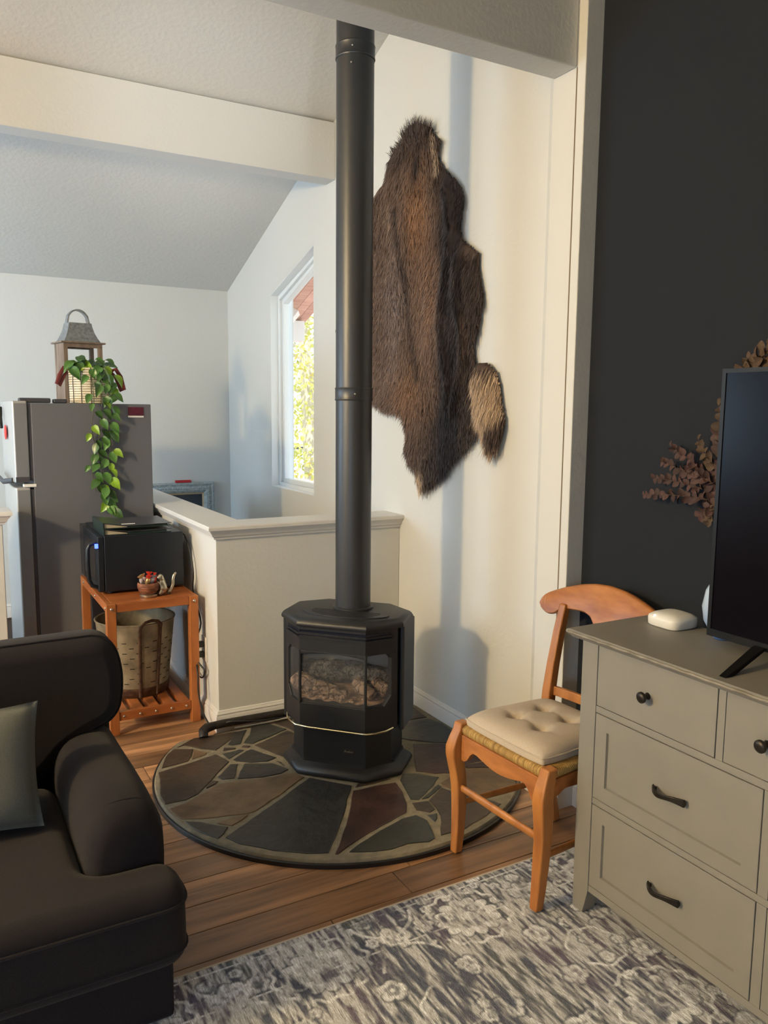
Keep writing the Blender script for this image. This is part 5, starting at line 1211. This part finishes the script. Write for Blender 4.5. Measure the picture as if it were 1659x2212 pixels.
# rounded arms, higher toward the back
def arm(mirror):
    rings = []
    for y, top, xi, xo in ((1.922, 0.470, 0.298, 0.430), (1.932, 0.505, 0.275, 0.452), (1.97, 0.525, 0.264, 0.460), (2.10, 0.527, 0.262, 0.462), (2.25, 0.522, 0.260, 0.462), (2.40, 0.516, 0.258, 0.460), (2.58, 0.512, 0.258, 0.458)):
        r_ = []
        xm, hw_ = (xi + xo) / 2, (xo - xi) / 2
        for k in range(15):
            a = math.pi * k / 14
            r_.append((xm + hw_ * math.copysign(abs(math.cos(a)) ** 0.75, math.cos(a)), top - 0.125 + 0.125 * abs(math.sin(a)) ** 0.8))
        r_ = [(xo - 0.006, 0.15)] + r_ + [(xi + 0.01, 0.15)]
        rings.append([((2 * mid_ - x) if mirror else x, y, z) for x, z in r_])
    o = obj('arm', MB().loft(rings), M['sofa'], sofa, smooth=60)
    if not mirror:
        pr = [(x, y - 0.002, z) for x, y, z in rings[1]][1:-1]
        obj('piping', MB().tube([(x, 1.975, z + 0.020 if i not in (0, 14) else z) for i, (x, y, z) in enumerate([(x, y, z) for x, y, z in rings[1]][1:-1])], 0.0035, n=7), M['sofa'], o, smooth=80)
    return o
arm(False); arm(True)
# back frame and wrap-round back cushions
bf = MB().prism([(2.50, 0.15), (2.68, 0.15), (2.74, 0.70), (2.60, 0.70)], 0, SX0 + 0.03, SX1 - 0.02)
soft('back_frame', bf, 0.03, seg=4)
BK = [(mid_ + 0.004, 0.385), (0.21, 0.385), (0.250, 0.415), (0.30, 0.470), (0.37, 0.505), (0.43, 0.525), (0.463, 0.560), (0.476, 0.62), (0.478, 0.68), (0.466, 0.745), (0.440, 0.785), (0.40, 0.800), (0.20, 0.798), (mid_ + 0.004, 0.79)]
def back_cushion(poly):
    P = round_poly(poly, 0.05, 5); n = len(P)
    rings = []
    for d_, y0 in ((0.049, -0.012), (0.046, -0.012), (0.028, -0.006), (0.012, 0.010), (0.003, 0.030), (0.0, 0.055), (0.0, 0.10), (0.006, 0.125), (0.022, 0.142), (0.05, 0.15), (0.053, 0.15)):
        rings.append([(x, 2.462 + y0 + (z - 0.39) * 0.16, z) for x, z in inset_poly(P, d_)])
    o = fix_normals(obj('back_cushion', capped(rings), M['sofa'], sofa, smooth=60))
    obj('piping', MB().tube([(x, 2.462 + 0.028 + (z - 0.39) * 0.16, z) for x, z in inset_poly(P, 0.002)], 0.0042, n=7), M['sofa'], o, smooth=80)
    return o
back_cushion(BK); back_cushion(mirx(BK))

# throw pillow
def pillow(name, c, w, h, th, yaw, tilt, m_, label):
    n = 22; P = []; Bk = []
    for i in range(n + 1):
        r1_, r2_ = [], []
        for j in range(n + 1):
            u, v = 2 * j / n - 1, 2 * i / n - 1
            pin = 1 - 0.07 * (1 - abs(u) ** 2) * abs(v) ** 3 ; pin2 = 1 - 0.07 * (1 - abs(v) ** 2) * abs(u) ** 3
            t = ((1 - u ** 4) * (1 - v ** 4)) ** 0.55 * th + 0.004
            r1_.append((u * w * pin2, -t, v * h * pin)); r2_.append((u * w * pin2, t, v * h * pin))
        P.append(r1_); Bk.append(r2_)
    m1 = MB().grid(P); b0 = len(m1.v); m2 = MB().grid([list(reversed(r)) for r in Bk]); m1.add(m2.v, m2.f)
    W_ = n + 1
    ed = [(0, j) for j in range(W_)] + [(i, n) for i in range(1, W_)] + [(n, j) for j in range(n - 1, -1, -1)] + [(i, 0) for i in range(n - 1, 0, -1)]
    for k in range(len(ed)):
        (a, b_), (c_, d) = ed[k], ed[(k + 1) % len(ed)]
        m1.f.append((a * W_ + b_, c_ * W_ + d, b0 + c_ * W_ + (n - d), b0 + a * W_ + (n - b_)))
    R_ = Matrix.Translation(c) @ Matrix.Rotation(yaw, 4, 'Z') @ Matrix.Rotation(tilt, 4, 'X')
    m1.v = [tuple(R_ @ Vector(p)) for p in m1.v]
    o = obj(name, m1, m_, smooth=180); return tag(o, label, 'pillow')
pillow('throw_pillow', Vector((0.005, 2.275, 0.542)), 0.20, 0.165, 0.062, math.radians(-4), math.radians(-20), M['pillow'], 'sage grey throw pillow leaning on the sofa back')

# ------------------------------------------------------------------ rush seat chair
ch_o = Vector((1.500, 1.936, 0)); th_ = math.radians(3.0)
CA = Vector((math.cos(th_), math.sin(th_), 0)); CB = Vector((-math.sin(th_), math.cos(th_), 0))
cp_ = lambda a, b, z: tuple(ch_o + CA * a + CB * b + Vector((0, 0, z)))
chair = thing('dining_chair', 'honey coloured wooden chair with rush seat beside the grey dresser', 'chair', (1.70, 1.94, 0))
def sqtube(name, pts_, hw_, m_=M['chair'], parent=chair, bev=0.006):
    rings = []
    hws = hw_ if hasattr(hw_, '__len__') else [hw_] * len(pts_)
    for (a, b, z), h in zip(pts_, hws):
        rings.append([cp_(a - h, b - h, z), cp_(a + h, b - h, z), cp_(a + h, b + h, z), cp_(a - h, b + h, z)])
    return obj(name, MB().loft(rings), m_, parent, bevel=bev, seg=3)
RUGZ = 0.0105
for s_ in (1, -1):
    zf = 0.001 if s_ > 0 else RUGZ
    zs = [zf, 0.08, 0.16, 0.22, 0.27, 0.31, 0.34, 0.37, 0.40, 0.43, 0.452]
    aa = [-0.004, 0.006, 0.014, 0.017, 0.014, 0.008, 0.004, 0.004, 0.012, 0.024, 0.030]
    bb_ = [0.186, 0.191, 0.199, 0.205, 0.209, 0.213, 0.215, 0.215, 0.212, 0.210, 0.210] if s_ > 0 else [0.210, 0.207, 0.205, 0.206, 0.209, 0.213, 0.215, 0.215, 0.212, 0.210, 0.210]
    hh = [0.016, 0.018, 0.020, 0.021, 0.022, 0.023, 0.024, 0.024, 0.022, 0.020, 0.020]
    sqtube('front_leg', [(a, b * s_, z) for a, b, z in zip(aa, bb_, zs)], hh)
for s_ in (1, -1):
    zf = 0.001
    zs = [zf, 0.15, 0.30, 0.42, 0.50, 0.60, 0.72, 0.815]
    aa = [0.442, 0.410, 0.398, 0.396, 0.404, 0.420, 0.444, 0.466]
    bb_ = [0.172, 0.174, 0.178, 0.182, 0.184, 0.184, 0.183, 0.181]
    sqtube('rear_leg', [(a, b * s_, z) for a, b, z in zip(aa, bb_, zs)], [0.017, 0.018, 0.019, 0.020, 0.019, 0.018, 0.017, 0.0155])
# scalloped aprons
def apron(name, p0, p1, ztop, ends, midz, thick=0.010, amp=0.018):
    n = 24; top_, bot_ = [], []
    mb = MB(); rings = []
    d = (Vector(p1) - Vector(p0)); dn = d.normalized(); nn = Vector((dn.y, -dn.x, 0)) * thick
    for k in range(n + 1):
        t = k / n; p = Vector(p0) + d * t; u = abs(2 * t - 1)
        zb = midz + amp * (math.cos(u * math.pi * 1.0 + math.pi) * 0.5 + 0.5) - (amp * 1.9 if u > 0.86 else amp * 1.9 * max(0, (u - 0.6) / 0.26) ** 2 if u > 0.6 else 0)
        rings.append([tuple(p + nn + Vector((0, 0, zb))), tuple(p - nn + Vector((0, 0, zb))), tuple(p - nn + Vector((0, 0, ztop))), tuple(p + nn + Vector((0, 0, ztop)))])
    obj(name, mb.loft(rings), M['chair_h'], chair, bevel=0.002, seg=1)
apron('apron', cp_(0.020, -0.188, 0), cp_(0.020, 0.188, 0), 0.415, 0.36, 0.352, amp=0.030)
for s_ in (1, -1): apron('apron', cp_(0.04, 0.208 * s_, 0), cp_(0.378, 0.182 * s_, 0), 0.412, 0.36, 0.365, amp=0.010)
apron('apron', cp_(0.392, -0.165, 0), cp_(0.392, 0.165, 0), 0.412, 0.36, 0.365, amp=0.010)
# stretchers
def bar(name, p, q, r1_, flat=0.6): obj(name, MB().tube([cp_(*p), cp_(*[(a + b) / 2 for a, b in zip(p, q)]), cp_(*q)], [r1_ * 0.85, r1_, r1_ * 0.85], n=10, flat=flat), M['chair'], chair, smooth=60)
bar('stretcher', (0.016, -0.190, 0.225), (0.016, 0.190, 0.225), 0.015)
for s_ in (1, -1): bar('stretcher', (0.034, 0.200 * s_, 0.165), (0.396, 0.177 * s_, 0.165), 0.013)
bar('stretcher', (0.398, -0.165, 0.26), (0.398, 0.165, 0.26), 0.013)
# rush seat: wrapped cords running round the frame
rs = MB(); n = 46
def seat_pt(a, b):  return cp_(a, b * (1 - 0.16 * (a - 0.02) / 0.38), 0)
for side in range(4):
    for k in range(n):
        t0, t1 = (k + 0.04) / n, (k + 0.96) / n
        prof_ = [(0.0, 0.412), (-0.006, 0.418), (-0.008, 0.427), (-0.006, 0.437), (0.003, 0.443), (0.03, 0.446), (0.10, 0.441)]
        rings = []
        for o_, z_ in prof_:
            r_ = []
            for t in (t0, (t0 + t1) / 2, t1):
                sgn = 0.0014 if abs(t - (t0 + t1) / 2) < 1e-6 else 0
                lim = max(0, 1 - 2 * min(t, 1 - t)) ; oo = min(o_, 0.19 * (1 - lim) + 0.01)
                if side == 0: a, b = 0.022 + oo - sgn, -0.190 + 0.38 * t
                elif side == 1: a, b = 0.388 - oo + sgn, -0.190 + 0.38 * t
                elif side == 2: a, b = 0.04 + 0.335 * t, 0.212 - oo + sgn
                else: a, b = 0.04 + 0.335 * t, -0.212 + oo - sgn
                p = seat_pt(a, b); r_.append((p[0], p[1], z_ + sgn * 0.5))
            rings.append(r_)
        rs.loft(rings, closed=False, caps=False)
o = obj('rush_seat', rs, M['rush'], chair, smooth=50)
pl = MB(); P = [seat_pt(0.026, -0.186), seat_pt(0.384, -0.186), seat_pt(0.384, 0.186), seat_pt(0.026, 0.186)]
pl.hexa([(x, y, 0.415) for x, y, _ in P] + [(x, y, 0.4405) for x, y, _ in P]); obj('seat_core', pl, M['rush'], chair)
# curved crest rail with rolled ends and lower slat
cr = MB(); rings = []
TB = ([0, 0.07, 0.13, 0.19, 0.25, 0.278, 0.290, 0.297], [0.912, 0.906, 0.893, 0.873, 0.848, 0.834, 0.822, 0.803])
BB = ([0, 0.022, 0.036, 0.055, 0.085, 0.12, 0.16, 0.185, 0.200, 0.214, 0.230, 0.250, 0.272, 0.288, 0.297], [0.735, 0.742, 0.765, 0.790, 0.801, 0.801, 0.797, 0.794, 0.788, 0.775, 0.766, 0.7625, 0.766, 0.776, 0.793])
bs = np.r_[np.linspace(-0.297, -0.27, 9), np.linspace(-0.262, 0.262, 71), np.linspace(0.27, 0.297, 9)]
for b in bs:
    tz = np.mean([np.interp(abs(b + e), *TB) for e in (-0.012, -0.006, 0, 0.006, 0.012)]) if abs(b) < 0.28 else np.interp(abs(b), *TB)
    bz2 = np.mean([np.interp(abs(b + e), *BB) for e in (-0.006, 0, 0.006)]) if abs(b) < 0.285 else np.interp(abs(b), *BB)
    zc, hz = (tz + bz2) / 2, (tz - bz2) / 2; u = b / 0.297; a = 0.476 - 0.012 * u * u; r_ = []
    for sa_, sz_ in ((-1, -0.86), (-0.45, -1), (0.45, -1), (1, -0.86), (1, 0.86), (0.45, 1), (-0.45, 1), (-1, 0.86)):
        z_ = zc + (sz_ * hz if abs(sz_) == 1 else math.copysign(max(hz - 0.006, hz * 0.6), sz_)); r_.append(cp_(a + sa_ * 0.013 + (z_ - 0.80) * 0.16, b, z_))
    rings.append(r_)
cr.loft(rings)
obj('crest_rail', cr, M['chair_h'], chair, smooth=50)
rings = []
for k in range(13):
    u = 2 * k / 12 - 1; b = u * 0.168; a = 0.414 + 0.014 * (1 - u * u)
    rings.append([cp_(a - 0.008, b, 0.487), cp_(a + 0.008, b, 0.487), cp_(a + 0.010, b, 0.520), cp_(a - 0.006, b, 0.520)])
obj('back_slat', MB().loft(rings), M['chair'], chair, bevel=0.003)
# tufted cushion
n = 44; P, Q = [], []
tf = [(-0.33, -0.30), (-0.33, 0.34), (0.34, -0.30), (0.34, 0.34)]
for i in range(n + 1):
    r1_, r2_ = [], []
    for j in range(n + 1):
        u, v = 2 * i / n - 1, 2 * j / n - 1
        k_ = (1 - abs(u) ** 7) * (1 - abs(v) ** 7)
        rr_ = max(abs(u), abs(v)); sc_ = 1.0
        cu, cv = u * math.sqrt(1 - 0.10 * v * v * v * v), v * math.sqrt(1 - 0.10 * u * u * u * u)
        dd = 0
        for tu, tv in tf:
            d2_ = math.hypot(u - tu, v - tv); dd += 0.026 * math.exp(-(d2_ / 0.14) ** 2) + 0.005 * math.exp(-((u - tu) / 0.05) ** 2) * math.exp(-(v - tv) ** 2 / 0.09) + 0.005 * math.exp(-((v - tv) / 0.05) ** 2) * math.exp(-(u - tu) ** 2 / 0.09)
        zt = 0.469 + 0.026 * max(0, k_) ** 0.6 - dd * 0.8 + 0.008 * k_
        zb = 0.4475
        a = 0.204 + cu * 0.186; b = 0.002 + cv * 0.196 * (1 - 0.13 * (a - 0.02) / 0.38)
        r1_.append(cp_(a, b, zt)); r2_.append(cp_(a * 0.985 + 0.003, b * 0.985, zb))
    P.append(r1_); Q.append(r2_)
m1 = MB().grid(P); b0 = len(m1.v); m2 = MB().grid(Q); m1.add(m2.v, [tuple(reversed(f)) for f in m2.f])
W_ = n + 1
ed = [(0, j) for j in range(W_)] + [(i, n) for i in range(1, W_)] + [(n, j) for j in range(n - 1, -1, -1)] + [(i, 0) for i in range(n - 1, 0, -1)]
for k in range(len(ed)):
    (a, b_), (c_, d) = ed[k], ed[(k + 1) % len(ed)]
    m1.f.append((c_ * W_ + d, a * W_ + b_, b0 + a * W_ + b_, b0 + c_ * W_ + d))
cu_t = thing('seat_cushion', 'tufted beige linen cushion on the rush seat of the chair', 'cushion', cp_(0.2, 0, 0.4475))
obj('cover', m1, M['linen'], cu_t, smooth=75)
pp = [P[i][j] for i, j in ed] + [P[0][0]]
obj('piping', MB().tube([(x, y, z - 0.0005) for x, y, z in pp], 0.0028, n=6), M['linen'], cu_t, smooth=80)
for tu, tv in tf:
    i, j = int((tu + 1) / 2 * n), int((tv + 1) / 2 * n); x, y, z = P[i][j]
    obj('tuft', MB().ball((x, y, z + 0.001), 0.006, 10, 6, rz=0.003), M['linen'], cu_t, smooth=180)

# ------------------------------------------------------------------ dresser
DX, DY0, DY1, DZ = 1.620, 0.459, 1.693, 0.874
ds = thing('dresser', 'grey beige painted dresser with dark knobs and wavy pulls', 'dresser', (1.84, 1.076, 0.0))
DB = 1.940
for y0, y1, s_ in ((DY1 - 0.062, DY1, 1), (DY0, DY0 + 0.062, -1)):
    for x0, x1, fr_ in ((DX, DX + 0.05, True), (DB - 0.05, DB, False)):
        mb = MB(); yi = y0 if s_ > 0 else y1; yo = y1 if s_ > 0 else y0
        zf = RUGZ if x0 < 1.88 else 0.001
        lo = [(x0, yo - s_ * 0.0, zf), (x1, yo, zf), (x1, yo - s_ * 0.042, zf), (x0, yo - s_ * 0.042, zf)]
        m_ = [(x0, yo, 0.09), (x1, yo, 0.09), (x1, yi, 0.09), (x0, yi, 0.09)]
        hi = [(x0, yo, 0.848), (x1, yo, 0.848), (x1, yi, 0.848), (x0, yi, 0.848)]
        obj('leg', mb.loft([lo, m_, hi]), M['dresser'], ds, bevel=0.002)
for y in (DY1 - 0.022, DY0 + 0.006): obj('side_panel', MB().box(DX + 0.05, DB - 0.05, y, y + 0.016, 0.09, 0.848), M['dresser'], ds)
obj('back_panel', MB().box(DB - 0.012, DB - 0.004, DY0 + 0.05, DY1 - 0.05, 0.09, 0.848), M['dresser'], ds)
obj('carcass', MB().box(DX + 0.025, DX + 0.035, DY0 + 0.06, DY1 - 0.06, 0.092, 0.846), M['cord'], ds)
A0, A1 = DY0 + 0.0625, DY1 - 0.0625
cY = (A0 + A1) / 2
for z0, z1, nm in ((0.848 - 0.004, 0.848, 'rail'), (0.6435, 0.6635, 'rail'), (0.3665, 0.3850, 'rail'), (0.088, 0.110, 'bottom_rail')):
    obj(nm, MB().box(DX + 0.001, DX + 0.03, A0, A1, z0, z1), M['dresser'], ds, bevel=0.0012, seg=1)
for z0, z1 in ((0.1102, 0.3663), (0.3852, 0.6433)): obj('stile', MB().box(DX + 0.001, DX + 0.03, cY - 0.0135, cY + 0.0135, z0, z1), M['dresser'], ds, bevel=0.001, seg=1)
for y in (1.2155, 2 * cY - 1.2155): obj('stile', MB().box(DX + 0.001, DX + 0.03, y - 0.0105, y + 0.0105, 0.6635, 0.844), M['dresser'], ds, bevel=0.001, seg=1)
def knob(y, z, dr_):
    mb = MB(); rings = []
    for r, d in ((0.010, 0.0), (0.007, 0.006), (0.0065, 0.014), (0.012, 0.018), (0.0155, 0.022), (0.0155, 0.026), (0.011, 0.030), (0.004, 0.031)):
        rings.append([(DX - d, y + r * math.cos(a), z + r * math.sin(a)) for a in np.linspace(0, 2 * math.pi, 22, endpoint=False)])
    obj('knob', mb.loft(rings), M['bronze'], dr_, smooth=50)
def pull(y, z, dr_):
    mb = MB(); rings = []
    for k in range(17):
        u = 2 * k / 16 - 1; yy = y - u * 0.052
        off = 0.004 + 0.019 * (1 - abs(u) ** 2.2); dzz = 0.004 * math.sin(u * math.pi)
        hh_ = 0.0060 + 0.0045 * abs(u) ** 2; tt = 0.0035
        rings.append([(DX - off - tt, yy, z + dzz - hh_), (DX - off + tt, yy, z + dzz - hh_), (DX - off + tt, yy, z + dzz + hh_), (DX - off - tt, yy, z + dzz + hh_)])
    obj('pull', mb.loft(rings), M['bronze'], dr_, bevel=0.0018)
    for u in (-1, 1):
        obj('pull_foot', MB().box(DX - 0.007, DX + 0.001, y - u * 0.048 - 0.005, y - u * 0.048 + 0.005, z - 0.005, z + 0.005), M['bronze'], dr_)
def drawer(y0, y1, z0, z1, panel):
    g = 0.0022
    y0, y1, z0, z1 = y0 + g, y1 - g, z0 + g, z1 - g
    if not panel:
        return obj('drawer', MB().box(DX, DX + 0.022, y0, y1, z0, z1), M['dresser'], ds, bevel=0.0012, seg=1)
    mb = MB(); f = 0.044; h = 0.0075
    r = lambda o, x: [(x, y0 + o, z0 + o), (x, y1 - o, z0 + o), (x, y1 - o, z1 - o), (x, y0 + o, z1 - o)]
    mb.loft([r(0, DX + 0.022), r(0, DX + 0.001), r(0.001, DX), r(f, DX), r(f + 0.002, DX + h)])
    return obj('drawer', mb, M['dresser'], ds)
for a, b in ((1.226, A1), (2 * cY - 1.205, 1.205), (A0, 2 * cY - 1.226)):
    d = drawer(a, b, 0.6635, 0.844, False); knob((a + b) / 2 + 0.015, 0.752, d)
for z0, z1 in ((0.385, 0.6435), (0.110, 0.3665)):
    for a, b in ((cY + 0.0135, A1), (A0, cY - 0.0135)):
        d = drawer(a, b, z0, z1, True); pull((a + b) / 2 - 0.006, z0 + 0.128, d)
tp_ = MB(); o_ = lambda e, z: [(DX - 0.036 + e, DY0 - 0.034 + e, z), (DB + 0.008, DY0 - 0.034 + e, z), (DB + 0.008, DY1 + 0.034 - e, z), (DX - 0.036 + e, DY1 + 0.034 - e, z)]
tp_.loft([o_(0.020, 0.848), o_(0.014, 0.850), o_(0.008, 0.856), o_(0.006, 0.8575), o_(0.001, 0.862), o_(0.0, 0.866), o_(0.001, 0.871), o_(0.005, 0.874)])
obj('top', tp_, [M['dresser']], ds, smooth=25)
eg = MB(); eg.tube([(DX - 0.0365, y, 0.8665 + 0.0008 * math.sin(y * 90)) for y in np.linspace(DY0 - 0.03, DY1 + 0.026, 60)], 0.0042, n=7)
obj('worn_edge', eg, M['dresser_worn'], ds, smooth=80)

# ------------------------------------------------------------------ television and things on the dresser
TX, TY1, TZ0, TZ1 = 1.800, 1.410, 0.906, 1.616
TY0 = TY1 - 1.20
tv = thing('television', 'large flat black television standing on the grey dresser', 'television', (TX, (TY0 + TY1) / 2, DZ))
obj('panel', MB().box(TX + 0.001, TX + 0.030, TY0, TY1, TZ0, TZ1), M['tv_black'], tv, bevel=0.004, seg=2)
obj('rear_case', MB().box(TX + 0.029, TX + 0.060, TY0 + 0.12, TY1 - 0.12, TZ0 + 0.02, TZ0 + 0.42), M['tv_black'], tv, bevel=0.02, seg=3)
bz_ = MB(); ow = [(TY0, TZ0), (TY1, TZ0), (TY1, TZ1), (TY0, TZ1)]; iw = [(TY0 + 0.011, TZ0 + 0.020), (TY1 - 0.011, TZ0 + 0.020), (TY1 - 0.011, TZ1 - 0.011), (TY0 + 0.011, TZ1 - 0.011)]
bz_.loft([[(TX + 0.002, *p) for p in ow], [(TX - 0.003, *p) for p in ow], [(TX - 0.003, *p) for p in iw], [(TX + 0.002, *p) for p in iw]], caps=False)
obj('bezel', bz_, M['tv_black'], tv)
obj('screen', MB().box(TX - 0.0005, TX + 0.0012, TY0 + 0.0105, TY1 - 0.0105, TZ0 + 0.0195, TZ1 - 0.0105), M['screen'], tv)
for y in (TY1 - 0.165, TY0 + 0.165):
    mb = MB(); s_ = 1 if y > 1 else -1
    for dxx in (-1, 1):
        xe = 1.612 if dxx < 0 else 1.965
        ye = y - s_ * 0.03
        mb.loft([[(TX + 0.014 + dxx * 0.006, y - 0.016, TZ0 + 0.010), (TX + 0.014 + dxx * 0.03, y - 0.016, TZ0 + 0.010), (TX + 0.014 + dxx * 0.03, y + 0.016, TZ0 + 0.010), (TX + 0.014 + dxx * 0.006, y + 0.016, TZ0 + 0.010)],
                 [(xe - dxx * 0.035, ye - 0.010, DZ + 0.001), (xe, ye - 0.010, DZ + 0.001), (xe, ye + 0.010, DZ + 0.001), (xe - dxx * 0.035, ye + 0.010, DZ + 0.001)]])
    obj('stand_leg', mb, M['tv_black'], tv, bevel=0.002)
# mesh router
rx_, ry_ = 1.885, 1.600
rt_ = thing('wifi_router', 'white rounded square router on the dresser beside the television', 'router', (rx_, ry_, DZ))
def sq(h, z, e=4.5):
    out = []
    for k in range(48):
        a = 2 * math.pi * k / 48; c, s_ = math.cos(a), math.sin(a)
        r = h / ((abs(c) ** e + abs(s_) ** e) ** (1 / e)); out.append((rx_ + r * c, ry_ + r * s_, z))
    return out
obj('shell', MB().loft([sq(0.054, DZ + 0.001), sq(0.057, DZ + 0.004), sq(0.058, DZ + 0.024), sq(0.0565, DZ + 0.030), sq(0.048, DZ + 0.037, 3.6), sq(0.035, DZ + 0.0415, 3), sq(0.019, DZ + 0.0435, 2.5), sq(0.004, DZ + 0.044, 2)]), M['router'], rt_, smooth=60)
obj('status_light', MB().ball((rx_ - 0.0545, ry_ + 0.02, DZ + 0.033), 0.0030, 8, 6), M['led'], rt_, smooth=180)
# vase behind the TV
vz = thing('ceramic_vase', 'blue and white ceramic vase half hidden behind the television', 'vase', (1.93, 1.455, DZ))
obj('body', MB().lathe([(0.026, DZ + 0.001), (0.030, DZ + 0.006), (0.054, DZ + 0.05), (0.060, DZ + 0.09), (0.052, DZ + 0.135), (0.036, DZ + 0.165), (0.026, DZ + 0.185), (0.032, DZ + 0.205), (0.028, DZ + 0.205), (0.022, DZ + 0.185)], 1.900, 1.436, 36), M['vase'], vz, smooth=60)
# dried wreath on the dark wall
wrt = thing('dried_wreath', 'dried brown eucalyptus wreath on the dark wall behind the television', 'wreath', (XD, 1.40, 1.42))
rg = random.Random(77)
ring_pts = [(XD - 0.022, 1.40 + 0.17 * math.cos(a), 1.42 + 0.23 * math.sin(a)) for a in np.linspace(0, 2 * math.pi, 49)]
obj('ring', MB().tube(ring_pts, 0.010, n=7, caps=False), M['twig'], wrt, smooth=80)
def round_leaf(nm, m_):
    P = []
    for t, w in ((0, 0.06), (0.15, 0.6), (0.4, 1.0), (0.7, 0.85), (0.92, 0.4), (1, 0.05)):
        P.append([(s_ * w * 0.42, t, 0.22 * abs(s_) * w - 0.15 * t * t) for s_ in (-1, 0, 1)])
    g = MB().grid(P); me = bpy.data.meshes.new(nm); me.from_pydata(g.v, [], g.f); me.update(); me.materials.append(m_)
    me.polygons.foreach_set('use_smooth', [True] * len(me.polygons)); return me
EL, ET = round_leaf('leaf', M['euc']), round_leaf('leaf', M['euc_t'])
def wleaf(me, p, d, size):
    y_ = Vector(d).normalized(); n_ = Vector((-1, rg.uniform(-0.9, 0.9), rg.uniform(-0.9, 0.9))); x_ = y_.cross(n_).normalized(); z_ = x_.cross(y_)
    o = bpy.data.objects.new('leaf', me); link(o, wrt)
    o.matrix_basis = Matrix(((x_.x * size, y_.x * size, z_.x * size, p[0]), (x_.y * size, y_.y * size, z_.y * size, p[1]), (x_.z * size, y_.z * size, z_.z * size, p[2]), (0, 0, 0, 1)))
def sprig(p0, p1, nl_, me, size, sag=0.012):
    p0, p1 = Vector((XD - 0.03, *p0)), Vector((XD - 0.045, *p1))
    C_ = [p0.lerp(p1, t) + Vector((-0.02 * math.sin(math.pi * t), 0, sag * math.sin(math.pi * t))) for t in np.linspace(0, 1, 8)]
    obj('twig', MB().tube(C_, [0.0024 * (1 - 0.6 * t) for t in np.linspace(0, 1, 8)], n=5), M['twig'], wrt)
    d0 = (p1 - p0).normalized()
    for k in range(nl_):
        t = 0.1 + 0.9 * (k + rg.random() * 0.4) / nl_; i = min(int(t * 7), 6); p = C_[i].lerp(C_[i + 1], t * 7 - i)
        side = Vector((0, -d0.z, d0.y)) * (1 if k % 2 else -1)
        wleaf(me, p, d0 * rg.uniform(0.2, 0.9) + side * rg.uniform(0.4, 1.0) + Vector((-0.5 * rg.random(), 0, 0)), size * (1.1 - 0.5 * t) * rg.uniform(0.8, 1.15))
sprig((1.56, 1.235), (1.875, 1.232), 24, EL, 0.030)
sprig((1.57, 1.255), (1.838, 1.292), 20, EL, 0.030)
sprig((1.575, 1.275), (1.808, 1.345), 18, EL, 0.031)
sprig((1.575, 1.285), (1.772, 1.398), 18, EL, 0.033)
sprig((1.57, 1.265), (1.70, 1.340), 16, EL, 0.036)
sprig((1.56, 1.29), (1.665, 1.420), 16, ET, 0.034)
sprig((1.545, 1.24), (1.645, 1.185), 14, EL, 0.034)
sprig((1.55, 1.25), (1.61, 1.165), 14, ET, 0.034)
for a in np.linspace(0, 2 * math.pi, 20, endpoint=False):
    if 3.4 < a < 4.9 : continue
    p0 = (1.40 + 0.17 * math.cos(a), 1.42 + 0.23 * math.sin(a)); b = a + 0.75
    p1 = (1.40 + 0.20 * math.cos(b), 1.42 + 0.28 * math.sin(b)); sprig(p0, p1, 13, ET if rg.random() < 0.7 else EL, 0.040)
